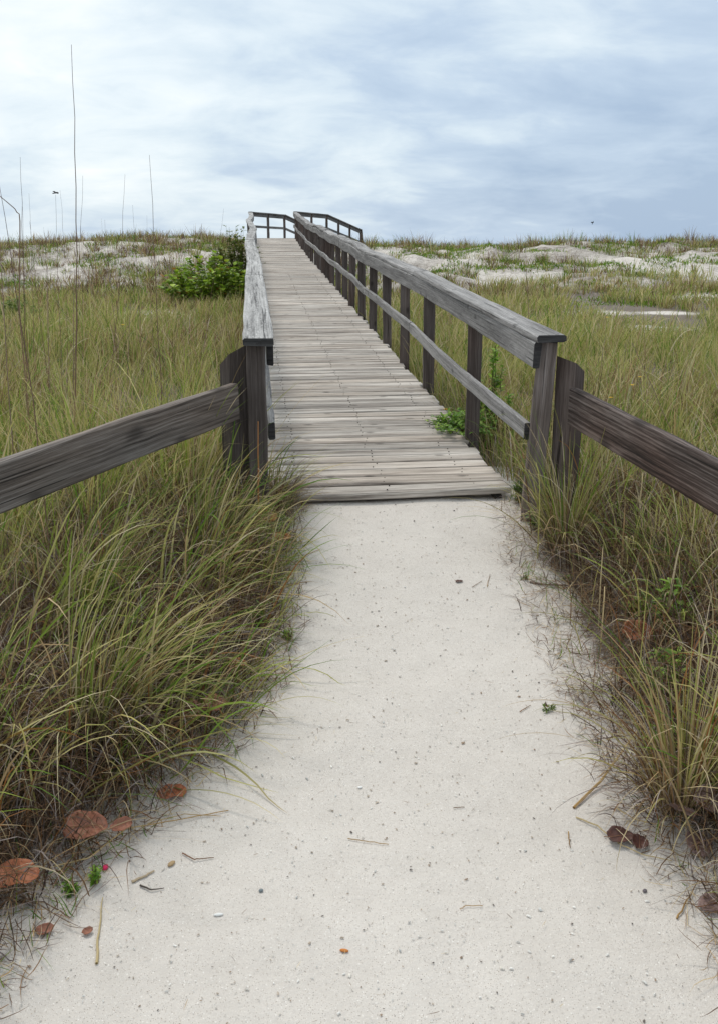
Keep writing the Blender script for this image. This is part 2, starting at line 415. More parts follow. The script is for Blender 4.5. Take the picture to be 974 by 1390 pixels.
POST_R = [4.55, 6.05, 7.72, 9.0, 10.3, 11.5, 12.8, 14.0] + [14.0 + 1.27 * i for i in range(1, 17)]
POST_L = [4.55, 6.1, 7.6] + [7.6 + 1.3 * i for i in range(1, 21)]
def mk_post(parent, x, y, zt, zb=None, w=.09, rot=0.0, lean=(0, 0), tone=1.0, mat=None, name='post'):
    mb = MB(); zb = gz1(x, y) - .15 if zb is None else zb
    p0 = Vector((x - lean[0] * (zt - zb), y - lean[1] * (zt - zb), zb)); p1 = Vector((x, y, zt))
    board(mb, [p0, p1], w, w, up=(-math.sin(rot), math.cos(rot), 0), side=(math.cos(rot), math.sin(rot), 0), tone=tone, ch=.006, jit=.0018, seg=.15)
    return mb.build(name, mat or M_post, parent)
def rail_run(parent, name, fx, fz, ya, yb, w, t, mat, toff=0, dx=0, step=3.66, sag=0.0, jx=0.008, tone=1.0, roll=0):
    """boards butted end to end along y"""
    y = ya; first = True; mb = MB(); i = 0
    while y < yb - .2:
        y2 = min(yb, y + step)
        if yb - y2 < .6: y2 = yb
        ox = random.gauss(0, jx); oz = random.gauss(0, .004)
        nn = max(3, int((y2 - y) / .6) + 1)
        ps = [Vector((fx(q) + dx + ox * math.sin(math.pi * (q - y) / (y2 - y)), q, fz(q) + toff + oz)) for q in np.linspace(y + (.0 if first else .003), y2 - .003, nn)]
        board(mb, ps, w, t, up=(0, 0, 1), tone=tone * random.uniform(.88, 1.14), ch=.007, jit=.0016, seg=.22)
        y = y2; first = False; i += 1
    return mb.build(name, mat, parent)

# right railing
RR = empty('railing', parent=BW); RR['label'] = 'grey railing on the right of the ramp with dark brown posts'
zr = lambda y: cap_z(y) + zj(y, 1.0) * min(1, (y - 4) / 8)
rail_run(RR, 'cap_rail', lambda y: xr(y) - .004, zr, 4.44, Y1 + .1, .145, .036, M_grey, toff=-.018, tone=1.18)
rail_run(RR, 'top_board', xr, zr, 4.47, Y1 + .1, .036, .128, M_grey, toff=-.036 - .065, dx=-.062, tone=.98)
rail_run(RR, 'mid_rail', xr, zr, 4.565, Y1, .036, .088, M_grey, toff=-.50, dx=-.062, tone=1.1, jx=.012)
for i, y in enumerate(POST_R):
    lean = (.045, -.03) if i == 0 else (random.gauss(0, .012), random.gauss(0, .01))
    mk_post(RR, xr(y) + (.012 if i == 0 else 0), y, zr(y) - .038, lean=lean, tone=1.7 if i == 0 else random.uniform(.8, 1.15), w=.092, rot=random.gauss(-.06, .05))
# left railing
RL = empty('railing', parent=BW); RL['label'] = 'silvery railing on the left of the ramp seen along its cap'
zl = lambda y: cap_z(y) - .01 + zj(y, 3.0) * min(1, (y - 4) / 8)
xlw = lambda y: xl(y) + wl(y)
rail_run(RL, 'cap_rail', lambda y: xlw(y) + .01, zl, 4.42, Y1 + .1, .150, .038, M_silver, toff=-.019, jx=.012)
rail_run(RL, 'top_board', xlw, zl, 4.60, Y1 + .1, .036, .125, M_grey, toff=-.038 - .0635, dx=.068)
rail_run(RL, 'mid_rail', xlw, zl, 4.60, Y1, .036, .088, M_grey, toff=-.50, dx=.068, tone=1.25)
for i, y in enumerate(POST_L):
    mk_post(RL, xlw(y) - .005, y, zl(y) - .040, lean=(random.gauss(-.01, .008), random.gauss(0, .01)), tone=random.uniform(.8, 1.15), w=.092, rot=random.gauss(.05, .05))

# beyond the top: the walk bends right and goes down to the beach
def far_rail(P0, dirs, zfun, label, posts):
    E_ = empty('railing', parent=BW); E_['label'] = label
    cap, top, midr = MB(), MB(), MB()
    for (a, b) in zip(dirs, dirs[1:]):
        A, B = Vector(a), Vector(b)
        T = (B - A).normalized()
        board(cap, [A - T * .02, B + T * .02], .14, .036, tone=.8, seg=.5)
        board(top, [A - Vector((0, 0, .084)), B - Vector((0, 0, .084))], .036, .125, tone=.62, seg=.5)
        board(midr, [A - Vector((0, 0, .50)), B - Vector((0, 0, .50))], .036, .088, tone=.75, seg=.5)
    cap.build('cap_rail', M_grey, E_); top.build('top_board', M_grey, E_); midr.build('mid_rail', M_grey, E_)
    for p in posts: mk_post(E_, p[0], p[1], p[2] - .02, zb=p[2] - 1.5, tone=1.0)
    return E_
def chain(P, segs, spacing=1.22):
    pts = [Vector(P)]; posts = []
    for (hd, L, sl) in segs:
        d = Vector((math.sin(R(hd)), math.cos(R(hd)), sl)); n = max(1, round(L / spacing))
        for i in range(1, n + 1): posts.append(pts[-1] + d * (L * i / n))
        pts.append(pts[-1] + d * L)
    return pts, posts
PL = (xl(Y1), Y1 + .06, cap_z(Y1) - .01); PR = (xr(Y1), Y1 + .06, cap_z(Y1) + .0)
pts, posts = chain(PL, [(25, 2.5, -.015), (25, 3.7, -.20)]); far_rail(PL, pts, None, 'far railing bending right at the top of the ramp', posts)
pts, posts = chain(PR, [(25, 2.5, -.015), (25, 3.1, -.17), (2, 2.4, -.28)]); far_rail(PR, pts, None, 'railing past the crest that drops towards the beach', posts)
mb = MB(); d2 = Vector((math.sin(R(25)), math.cos(R(25)), 0)); s2 = Vector((d2.y, -d2.x, 0))
O = Vector(((PL[0] + PR[0]) / 2, Y1 + .22, deck_z(Y1)))
for i in range(34):
    c_ = O + d2 * (.15 + i * .146) + Vector((0, 0, -.02 - (max(0, i - 17) * .146 * .19))) ; hw = .80
    board(mb, [c_ - s2 * hw, c_ + s2 * hw], .138, .036, tone=random.uniform(.85, 1.1), seg=.8)
mb.build('landing', M_deck, BW)

# ------------------------------------------------------------------ side fences
def fence(label, A, B, ext_Y, mat, side, post_xy, rot, hi, lo):
    F = empty('wooden_fence', (0, 0, 0)); tag(F, label, 'fence')
    A = Vector(A); B = Vector(B); d = (B - A).normalized()
    t = (ext_Y - A.y) / d.y; E_ = A + d * t; E_.z = B.z - .01
    jn = A + d * 2.44
    mb = MB()
    n = Vector((d.y, -d.x, 0))
    mids = [A, A.lerp(jn, .33) + n * .004, A.lerp(jn, .66) - n * .003 + Vector((0, 0, -.006)), jn]
    board(mb, mids, .045, .185, up=(0, 0, 1), ch=.007, jit=.0012, seg=.16)
    mb.build('rail', mat, F)
    mb = MB(); board(mb, [jn + d * .006, E_], .045, .185, up=(0, 0, 1), ch=.007, jit=.0012, seg=.16); mb.build('rail', mat, F)
    # end post with a slanting sawn top
    def slant(px_, py_, hi, gx_, rot):
        mb = MB(); w = .055; zb = gz1(px_, py_) - .15
        vs = []; c_, s_ = math.cos(rot), math.sin(rot)
        nr = 8
        prof = [(-w + .005, -w), (w - .005, -w), (w, -w + .005), (w, w - .005), (w - .005, w), (-w + .005, w), (-w, w - .005), (-w, -w + .005)]
        for i in range(nr + 1):
            for (a, b_) in prof:
                wx, wy = a * c_ - b_ * s_, a * s_ + b_ * c_; zt = hi - gx_ * side * wx - .24 * wy
                z = zb + (zt - zb) * i / nr
                vs.append((px_ + a * c_ - b_ * s_ + random.gauss(0, .0012), py_ + a * s_ + b_ * c_ + random.gauss(0, .0012), z))
        fs, us = [], []; u0 = random.uniform(0, 30); v0 = random.uniform(0, 30); H = hi - zb
        for i in range(nr):
            for k in range(8):
                k2 = (k + 1) % 8
                fs.append([i * 8 + k, i * 8 + k2, (i + 1) * 8 + k2, (i + 1) * 8 + k])
                us.append([(u0 + H * i / nr, v0 + k * .045), (u0 + H * i / nr, v0 + k * .045 + .045), (u0 + H * (i + 1) / nr, v0 + k * .045 + .045), (u0 + H * (i + 1) / nr, v0 + k * .045)])
        mb.add(vs, fs, us, (1.0, 1.0, 1.0, 0))
        mb.add(vs[-8:], [list(range(8))], [[(a, b_) for a, b_ in prof]], (.7, .7, .7, .5))
        return mb.build('post', M_post, F)
    slant(post_xy[0], post_xy[1], hi, lo, rot)
    q = jn - Vector((n.x, n.y, 0)) * (-.07 * side) 
    slant(q.x, q.y, .90, .3, math.atan2(d.y, d.x) + math.pi / 2)
    return F
fence('grey brown single rail fence left of the sandy path', (-.615, 4.50, .735), (-1.275, 3.16, .665), .75, M_fenceL, -1, (-.632, 4.62), R(38), .955, .70)
fence('dark brown single rail fence right of the sandy path', (1.045, 4.42, .725), (1.265, 3.06, .675), .6, M_fenceR, 1, (1.066, 4.60), R(-36), .910, .52)

# ------------------------------------------------------------------ grass
def srgb(r, g, b): return tuple(((c / 255 + .055) / 1.055) ** 2.4 if c > 10 else c / 255 / 12.92 for c in (r, g, b))
class Grass:
    def __init__(s): s.v = []; s.q = []; s.c = []; s.n = 0
    def add(s, root, L, w, az, th0, bend, cb, ct, n=6, wander=.0, clamp=True, pw=1.6, zoff=.004):
        """root (N,3); th0 = starting tilt from vertical, bend = extra tilt at the tip; ribbons with n segments"""
        Nn = len(L)
        if Nn == 0: return
        t = (np.arange(n) + .5) / n
        th = th0[:, None] + bend[:, None] * t[None, :] ** pw
        th = th + wander * rng.normal(0, 1, (Nn, 1)) * np.sin(t * 5 + rng.random((Nn, 1)) * 6)
        a = az[:, None] + wander * 1.2 * np.cumsum(rng.normal(0, 1, (Nn, n)), 1) / math.sqrt(n)
        ds = (L / n)[:, None]
        dx = np.sin(th) * np.cos(a) * ds; dy = np.sin(th) * np.sin(a) * ds; dz = np.cos(th) * ds
        pos = np.zeros((Nn, n + 1, 3)); pos[:, 0] = root
        pos[:, 1:, 0] = root[:, :1] + np.cumsum(dx, 1); pos[:, 1:, 1] = root[:, 1:2] + np.cumsum(dy, 1); pos[:, 1:, 2] = root[:, 2:] + np.cumsum(dz, 1)
        if clamp:
            g = gz(pos[:, :, 0], pos[:, :, 1]) + zoff + .012 * rng.random((Nn, 1))
            pos[:, :, 2] = np.maximum(pos[:, :, 2], g)
        tt = np.linspace(0, 1, n + 1)
        prof = np.minimum(1, .55 + 2.2 * tt) * (1 - tt ** 2.2) ** .8 + .04
        tw = az + math.pi / 2 + rng.normal(0, .55, Nn)
        rz = rng.normal(0, .35, Nn)
        lat = np.stack([np.cos(tw) * np.cos(rz), np.sin(tw) * np.cos(rz), np.sin(rz)], -1)
        hw = (w[:, None] * .5 * prof[None, :])[..., None]
        A = pos - lat[:, None, :] * hw; B = pos + lat[:, None, :] * hw
        verts = np.stack([A, B], 2).reshape(-1, 3)
        base = s.n + (np.arange(Nn) * (n + 1) * 2)[:, None]
        i = np.arange(n)[None, :] * 2
        q = np.stack([base + i, base + i + 1, base + i + 3, base + i + 2], -1).reshape(-1, 4)
        m_ = tt[None, :, None]
        col = cb[:, None, :] * (1 - m_) + ct[:, None, :] * m_
        col = np.repeat(col[:, :, None, :], 2, 2).reshape(-1, 3)
        s.v.append(verts); s.q.append(q); s.c.append(col); s.n += len(verts)
    def build(s, name, m, parent=None):
        v = np.concatenate(s.v).astype(np.float32); q = np.concatenate(s.q).astype(np.int32); c = np.concatenate(s.c)
        me = bpy.data.meshes.new(name)
        me.vertices.add(len(v)); me.vertices.foreach_set('co', v.ravel())
        me.loops.add(len(q) * 4); me.loops.foreach_set('vertex_index', q.ravel())
        me.polygons.add(len(q)); me.polygons.foreach_set('loop_start', np.arange(0, len(q) * 4, 4, dtype=np.int32))
        a = me.attributes.new('tint', 'FLOAT_COLOR', 'POINT')
        a.data.foreach_set('color', np.concatenate([c, np.ones((len(c), 1))], 1).astype(np.float32).ravel())
        me.update(calc_edges=True); me.polygons.foreach_set('use_smooth', np.ones(len(q), bool)); me.materials.append(m)
        o = bpy.data.objects.new(name, me); C.objects.link(o)
        if parent: o.parent = parent
        return o

PAL = dict(
    green=np.array([(.115, .215, .025), (.155, .26, .032), (.20, .29, .04), (.085, .18, .025), (.25, .32, .055)]),
    yellow=np.array([(.40, .38, .12), (.47, .42, .15), (.34, .35, .10), (.52, .47, .20)]),
    straw=np.array([(.56, .45, .26), (.48, .37, .22), (.64, .55, .37), (.42, .29, .15)]),
    brown=np.array([(.18, .10, .05), (.11, .065, .038), (.25, .15, .08), (.15, .10, .07)]),
    mauve=np.array([(.26, .20, .18), (.36, .29, .27), (.15, .11, .10), (.44, .37, .34)]),
    orange=np.array([(.34, .15, .05), (.26, .12, .045)]))
def pick(N_, mix):
    ks = list(mix); p = np.array([mix[k] for k in ks], float); p /= p.sum()
    ch = rng.choice(len(ks), N_, p=p); out = np.zeros((N_, 3))
    for i, k in enumerate(ks):
        s_ = ch == i; out[s_] = PAL[k][rng.integers(0, len(PAL[k]), s_.sum())]
    return out * rng.uniform(.78, 1.22, (N_, 1))
def rt(x, y): return np.stack([x, y, gz(x, y) - .01], -1)

def tussock(G, x, y, n, L, spread, wind=(0, 0), mix=dict(green=6, yellow=3, straw=1), w=.005, th=.5, bend=1.0, rad=.07, seg=8, wander=.06, basebrown=.7, azc=None, azs=None):
    r_ = rad * np.sqrt(rng.random(n)); a = rng.random(n) * 2 * math.pi
    X_ = x + r_ * np.cos(a); Y_ = y + r_ * np.sin(a)
    az = a if azc is None else rng.normal(azc, azs, n)
    # wind bias
    vx = np.cos(az) * spread + wind[0]; vy = np.sin(az) * spread + wind[1]
    az = np.arctan2(vy, vx)
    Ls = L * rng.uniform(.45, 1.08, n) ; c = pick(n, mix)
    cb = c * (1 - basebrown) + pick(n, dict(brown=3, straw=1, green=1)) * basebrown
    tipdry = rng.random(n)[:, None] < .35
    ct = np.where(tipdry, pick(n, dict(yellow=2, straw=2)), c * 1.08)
    G.add(rt(X_, Y_), Ls, w * rng.uniform(.6, 1.25, n), az, np.abs(rng.normal(0, th * .5, n)) + .04, np.abs(rng.normal(bend, bend * .4, n)), cb, ct, n=seg, wander=wander)

# --- meadow beyond the fences: clumps, filler, dry undergrowth
def frust(n, ya, yb, margin=1.6, p=1.0):
    u = rng.random(n); yy = (ya ** p + u * (yb ** p - ya ** p)) ** (1 / p)
    hw = .40 * yy + margin
    return (rng.random(n) * 2 - 1) * hw, yy
def fence_l(y): return np.where(y < 4.6, np.interp(y, [.75, 4.5], [-2.43, -.62]), xl(y))
def fence_r(y): return np.where(y < 4.6, np.interp(y, [.6, 4.5], [1.66, 1.045]), xr(y))
def keep_meadow(x, y, pad=.06):
    xa = xr(y)
    xL = xl(y)
    L_ = np.where(y < 4.6, fence_l(y), xL) - pad; R_ = np.where(y < 4.6, fence_r(y), xa) + pad
    return (x < L_) | (x > R_)
def bare(x, y, thr=.40):
    b = fbm(x * .55 + 31, y * .40 + 3, 3)
    k = b > thr - .06
    for (hx, hy, hr) in SAND_HOLES: k &= (((x - hx) / (hr * .75)) ** 2 + ((y - hy) / (hr * .75)) ** 2) > 1 + .5 * vnoise(x * 3, y * 3)
    return k

G = Grass()
def field(ncl, ya, yb, per, L, w, seg, mixf, p=1.3, thr=.36):
    cx, cy = frust(ncl, ya, yb, p=p); k = keep_meadow(cx, cy, .12) & bare(cx, cy, thr); cx, cy = cx[k], cy[k]
    M_ = len(cx); n = per
    kind = fbm(cx * .5 + 70, cy * .5, 3)
    rad = rng.uniform(.04, .13, M_) * (1 + cy / 25)
    hL = L * rng.uniform(.7, 1.15, M_) * np.clip(.35 + 1.3 * fbm(cx * .8 + 11, cy * .8 + 4, 2), .5, 1.35)
    for dry in (False, True):
        sel = np.where((kind + rng.normal(0, .05, M_) < .47) == dry)[0]
        if len(sel) == 0: continue
        i = np.repeat(sel, n); T = len(i)
        r_ = rad[i] * np.sqrt(rng.random(T)); a = rng.random(T) * 6.283
        X_ = cx[i] + r_ * np.cos(a); Y_ = cy[i] + r_ * np.sin(a)
        az = np.arctan2(np.sin(a) + .0, np.cos(a) + .55 * rng.random(T))
        c = pick(T, mixf[1] if dry else mixf[0]) * 1.12
        cb = .5 * c + .5 * pick(T, dict(brown=2, straw=2, green=1))
        ct = np.where(rng.random(T)[:, None] < .35, pick(T, dict(yellow=2, straw=1)), c * 1.1)
        G.add(rt(X_, Y_), hL[i] * rng.uniform(.4, 1.1, T), w * rng.uniform(.6, 1.3, T) * np.maximum(1, Y_ / 9), az, np.abs(rng.normal(.1, .25, T)), np.abs(rng.normal(.75, .45, T)), cb, ct, n=seg, wander=.06, clamp=False)
m0 = (dict(green=6, yellow=6, straw=2), dict(green=1.5, yellow=2.5, straw=3, brown=6, mauve=1.2))
field(620, 2.0, 7.5, 34, .66, .0072, 7, m0, thr=.30)
field(1700, 6.5, 15, 24, .54, .0078, 5, m0)
field(2300, 13, 24, 18, .44, .0075, 4, (dict(green=5, yellow=4, straw=2), dict(green=2, yellow=2, straw=2, brown=3)), thr=.40)
field(900, 23, 27, 16, .38, .0065, 3, (dict(green=5, yellow=3, straw=1), dict(green=1.5, yellow=2, straw=2, brown=4)), thr=.50)
# long pale blades that arch out above the rest
x, y = frust(3400, 2.2, 15, p=1.3); k = keep_meadow(x, y, .12) & bare(x, y, .34); x, y = x[k], y[k]; T = len(x)
c = pick(T, dict(yellow=5, straw=2, green=3))
G.add(rt(x, y), rng.uniform(.55, .95, T), .0062 * rng.uniform(.7, 1.3, T) * np.maximum(1, y / 8), rng.random(T) * 6.283, np.abs(rng.normal(.2, .2, T)), np.abs(rng.normal(1.25, .45, T)), c * .8, c, n=8, wander=.05, clamp=False)
# filler blades
for (n_, ya, yb, L_, w_, s_) in ((13000, 2.0, 7.5, .42, .0050, 5), (22000, 6.5, 15, .34, .0056, 4), (24000, 13, 25, .26, .0062, 3)):
    x, y = frust(n_, ya, yb, p=1.4); k = keep_meadow(x, y, .04) & bare(x, y, .40); x, y = x[k], y[k]; T = len(x)
    c = pick(T, dict(green=5, yellow=3, straw=2.5, brown=2.2, mauve=1)); 
    G.add(rt(x, y), L_ * rng.uniform(.4, 1.3, T), w_ * rng.uniform(.6, 1.3, T) * np.maximum(1, y / 9), rng.random(T) * 6.283, np.abs(rng.normal(.15, .4, T)), np.abs(rng.normal(.8, .6, T)), c * .8, c, n=s_, wander=.08, clamp=False)
o = G.build('meadow_grass', M_blade); tag(o, 'green and straw yellow sea oats meadow either side of the boardwalk', 'grass', kind='stuff')

# --- dune vegetation: crest grass and creepers
G = Grass()
def dune_mask(x, y, thr): return fbm(x * .42 + 13, y * .6 + 77, 4) > thr
x, y = frust(5200, 22, 42, margin=4, p=1.0); k = keep_meadow(x, y, .35)
yc = y + 5.5 * (fbm(x * .11 + 40, y * .05, 3) - .5)
crest = smooth(34.0, 36.2, yc) * (fbm(x * 1.3, y * 1.3 + 9, 2) > .36)
k &= (rng.random(len(x)) < crest * .95) | (dune_mask(x, y, np.where(x < -3.5, .41, .615)) & (rng.random(len(x)) < .62)) | ((x < -3.5) & (rng.random(len(x)) < .16))
x, y = x[k], y[k]
M_ = len(x); i = np.repeat(np.arange(M_), 28); T = len(i)
r_ = rng.uniform(.08, .30, M_)[i] * np.sqrt(rng.random(T)); a = rng.random(T) * 6.283
dry = (rng.random(M_) < np.where(x < -3.5, .72, .55))[i][:, None]
c = np.where(dry, pick(T, dict(brown=4, straw=1.6, yellow=1.5, mauve=1)), pick(T, dict(green=4, yellow=2, brown=1)))
G.add(rt(x[i] + r_ * np.cos(a), y[i] + r_ * np.sin(a)), (rng.uniform(.10, .40, M_) * (1 + .45 * (rng.random(M_) < .25)))[i] * rng.uniform(.5, 1.3, T), np.full(T, .016), a, np.abs(rng.normal(.15, .3, T)), np.abs(rng.normal(.7, .4, T)), c * .8, c, n=3, clamp=False)
# low creeping mats: short broad leaves
x, y = frust(2600, 21, 41, margin=4, p=1.0); k = keep_meadow(x, y, .35) & (fbm(x * .5 + 90, y * .7 + 5, 4) > np.where(x < -3.5, .52, .57)); x, y = x[k], y[k]
M_ = len(x); i = np.repeat(np.arange(M_), 42); T = len(i)
r_ = .42 * np.sqrt(rng.random(T)); a = rng.random(T) * 6.283
c = pick(T, dict(green=6, yellow=1.5, brown=1.2)) * np.array([.85, .95, .8])
G.add(rt(x[i] + r_ * np.cos(a), y[i] + r_ * np.sin(a)), rng.uniform(.05, .17, T), np.full(T, .03), rng.random(T) * 6.283, np.abs(rng.normal(.5, .4, T)), np.abs(rng.normal(.5, .4, T)), c, c, n=2, clamp=False)
o = G.build('dune_grass', M_blade); tag(o, 'brown tufts and low green creepers on the white sand dune', 'dune plants', kind='stuff')

# --- verges along the path: thatch of dead blades, then green blades over it
G = Grass()
def verge_pts(n, side, ya, yb, wmax, inset=.0):
    y = ya + (yb - ya) * rng.random(n)
    d = wmax * rng.random(n) ** .9
    if side < 0: x = path_l(y) - d + inset
    else: x = path_r(y) + d - inset
    return x, y, d
for side, n_ in ((-1, 30000), (1, 21000)):
    x, y, d = verge_pts(n_, side, 1.0, 5.0, 1.15, .05)
    x = x + rng.normal(0, .03, n_)
    k = rng.random(n_) < np.clip(.22 + d * 5, 0, 1)
    if side > 0: k &= rng.random(n_) < np.where(y > 2.9, np.clip((d - .12) * 4, .05, 1), 1)
    x, y = x[k], y[k]; d = d[k]; T = len(x)
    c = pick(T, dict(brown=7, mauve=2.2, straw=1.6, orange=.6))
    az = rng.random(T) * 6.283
    G.add(rt(x, y), rng.uniform(.12, .50, T) * np.clip(.35 + d * 2, .3, 1), rng.uniform(.0016, .0046, T), az, np.abs(rng.normal(.45, .4, T)), np.abs(rng.normal(1.6, .8, T)), c * .42, c * .85, n=8, wander=.20)  # colours lowered, most at the roots, to paint deep shade into the thatch
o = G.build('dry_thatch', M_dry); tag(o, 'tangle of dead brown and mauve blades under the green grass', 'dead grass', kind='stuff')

G = Grass()
# left verge: many tussocks whose blades sweep right, over the sand
for j in range(52):
    y = 1.75 + 3.1 * rng.random(); d = rng.uniform(.14, .9); x = float(path_l(y)) - d
    if x > float(fence_l(np.array(y))) - .25 or True:
        hf = 1.0 if d > .25 else .8
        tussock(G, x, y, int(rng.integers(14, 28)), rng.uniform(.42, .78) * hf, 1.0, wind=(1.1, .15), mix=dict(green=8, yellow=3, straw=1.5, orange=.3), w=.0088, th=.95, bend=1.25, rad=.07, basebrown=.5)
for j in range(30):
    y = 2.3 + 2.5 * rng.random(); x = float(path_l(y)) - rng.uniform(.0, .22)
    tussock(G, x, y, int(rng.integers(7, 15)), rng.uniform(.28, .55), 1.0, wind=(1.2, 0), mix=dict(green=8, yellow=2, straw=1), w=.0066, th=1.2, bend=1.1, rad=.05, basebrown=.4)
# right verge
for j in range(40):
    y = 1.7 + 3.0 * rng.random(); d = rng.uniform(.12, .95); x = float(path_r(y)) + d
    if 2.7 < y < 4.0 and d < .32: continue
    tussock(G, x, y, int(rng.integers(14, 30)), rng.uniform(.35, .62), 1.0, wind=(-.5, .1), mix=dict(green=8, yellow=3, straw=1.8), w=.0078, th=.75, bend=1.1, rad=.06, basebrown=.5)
# along the boardwalk's sides
for j in range(70):
    y = 4.9 + 9 * rng.random() ** 1.3; s_ = rng.choice([-1, 1])
    x = (xl(y) - rng.uniform(.1, .5)) if s_ < 0 else (xr(y) + rng.uniform(.08, .5))
    tussock(G, x, y, 30, rng.uniform(.25, .5) * (1 if y>6 else .9), 1.0, mix=dict(green=3, yellow=2, straw=2, brown=3, mauve=1), w=.0045, th=.5, bend=1.0, rad=.09, seg=6)
# broken blades: a stiff lower half and a bent-over tip
for side in (-1, 1):
    x, y, d = verge_pts(260, side, 1.5, 4.9, .9, -.05); T = len(x); c = pick(T, dict(straw=5, yellow=3, brown=2, orange=1.2))
    G.add(rt(x, y), rng.uniform(.25, .60, T), rng.uniform(.004, .007, T), rng.normal(.2 if side < 0 else 2.6, 1.0, T), np.abs(rng.normal(.3, .2, T)), rng.uniform(1.6, 2.9, T), c * .8, c, n=9, wander=.07, pw=4.5)
# short sprigs at the very edge
x, y, d = verge_pts(1500, -1, 1.2, 5.0, .25, .10); T = len(x); c = pick(T, dict(green=2, straw=2, brown=3))
G.add(rt(x, y), rng.uniform(.03, .12, T), np.full(T, .003), rng.random(T) * 6.283, np.abs(rng.normal(.5, .4, T)), np.abs(rng.normal(.8, .5, T)), c, c, n=4, wander=.15)
x, y, d = verge_pts(1500, 1, 1.2, 5.0, .35, .06); T = len(x); c = pick(T, dict(green=2, straw=2, brown=3))
G.add(rt(x, y), rng.uniform(.03, .12, T), np.full(T, .003), rng.random(T) * 6.283, np.abs(rng.normal(.5, .4, T)), np.abs(rng.normal(.8, .5, T)), c, c, n=4, wander=.15)
o = G.build('verge_grass', M_blade); tag(o, 'arching green and tan grass growing along both edges of the sandy path', 'grass', kind='stuff')

# --- large clumps one can point to
def clump(label, px, py, calls, zoff=0.0):
    gx, gy = ground_pt(px, py, .03)
    E_ = empty('grass_clump', (0, 0, 0)); tag(E_, label, 'grass clump', 'large grass clumps beside the path')
    G1 = Grass()
    for kw in calls:
        kw = dict(kw); n = kw.pop('n'); L = kw.pop('L'); tussock(G1, gx + kw.pop('dx', 0), gy + kw.pop('dy', 0), n, L, kw.pop('spread', 1.0), **kw)
    G1.build('foliage', M_blade, E_)
    G2 = Grass(); n = 260
    a = rng.random(n) * 6.283; r_ = .10 * np.sqrt(rng.random(n)); c = pick(n, dict(brown=4, mauve=3, straw=2))
    G2.add(rt(gx + r_ * np.cos(a), gy + r_ * np.sin(a)), rng.uniform(.12, .42, n), rng.uniform(.002, .004, n), a, np.abs(rng.normal(.3, .3, n)), np.abs(rng.normal(1.9, .6, n)), c * .7, c, n=9, wander=.12)
    G2.build('dead_blades', M_dry, E_)
gm = dict(green=7, yellow=2, straw=.6)
clump('tall green grass clump against the right railing end post', 765, 760, [dict(n=150, L=.72, th=.32, bend=.7, mix=gm, rad=.08), dict(n=90, L=.6, th=.8, bend=1.5, mix=dict(yellow=3, straw=3, green=2), rad=.09)])
clump('grass clump with orange brown bases at the lower right edge of the path', 925, 1088, [dict(n=100, L=.62, th=.35, bend=.8, mix=dict(green=4, yellow=4, straw=2, orange=2), basebrown=.4, rad=.06), dict(n=60, L=.5, th=.8, bend=1.4, mix=dict(yellow=3, straw=3, orange=2), rad=.07)])
clump('large dark based grass clump drooping over the left edge of the path', 130, 1010, [dict(n=150, L=.70, th=.6, bend=1.15, wind=(1.0, .2), mix=dict(green=6, yellow=3, straw=1), rad=.09, w=.0052), dict(n=70, L=.62, th=1.0, bend=1.4, wind=(.9, -.3), mix=dict(straw=3, yellow=3, green=2), rad=.09)])
clump('grass clump leaning right in front of the left fence post', 290, 790, [dict(n=150, L=.62, th=.6, bend=1.0, wind=(.9, .2), mix=gm, rad=.10), dict(n=60, L=.5, th=.9, bend=1.4, wind=(.5, 0), mix=dict(straw=3, yellow=3, brown=2), rad=.09)])
clump('grass clump spilling over the left front corner of the deck', 372, 705, [dict(n=90, L=.42, th=.7, bend=1.2, wind=(.6, .1), mix=dict(green=4, yellow=3, brown=2), rad=.08), dict(n=60, L=.36, th=.9, bend=1.5, mix=dict(brown=4, straw=2, green=1), rad=.09)])
clump('bright green upright grass clump below the left fence rail', 130, 870, [dict(n=130, L=.60, th=.4, bend=.9, wind=(.6, .2), mix=dict(green=8, yellow=1), rad=.08)])

# ------------------------------------------------------------------ single stalks of sea oats against the sky
def tube_mb(mb, pts, r0, r1, tint0, tint1, sides=5):
    n = len(pts); b = len(mb.v); vs = []
    for i, p in enumerate(pts):
        p = Vector(p); T = (Vector(pts[min(i + 1, n - 1)]) - Vector(pts[max(i - 1, 0)])).normalized()
        S = T.cross(Vector((.13, .99, .07))).normalized(); U = S.cross(T)
        f = i / (n - 1); r_ = r0 + (r1 - r0) * f
        for k in range(sides):
            a = k * 2 * math.pi / sides; vs.append(p + S * math.cos(a) * r_ + U * math.sin(a) * r_)
            c = [tint0[j] + (tint1[j] - tint0[j]) * f for j in range(3)]; mb.tint.append((*c, 1))
    mb.v += [tuple(v) for v in vs]
    for i in range(n - 1):
        for k in range(sides):
            k2 = (k + 1) % sides
            mb.f.append([b + i * sides + k, b + i * sides + k2, b + (i + 1) * sides + k2, b + (i + 1) * sides + k]); mb.uv += [(0, 0)] * 4
    mb.f.append([b + (n - 1) * sides + k for k in range(sides)]); mb.uv += [(0, 0)] * sides
brown0, brown1 = (.30, .20, .13), (.10, .06, .055)
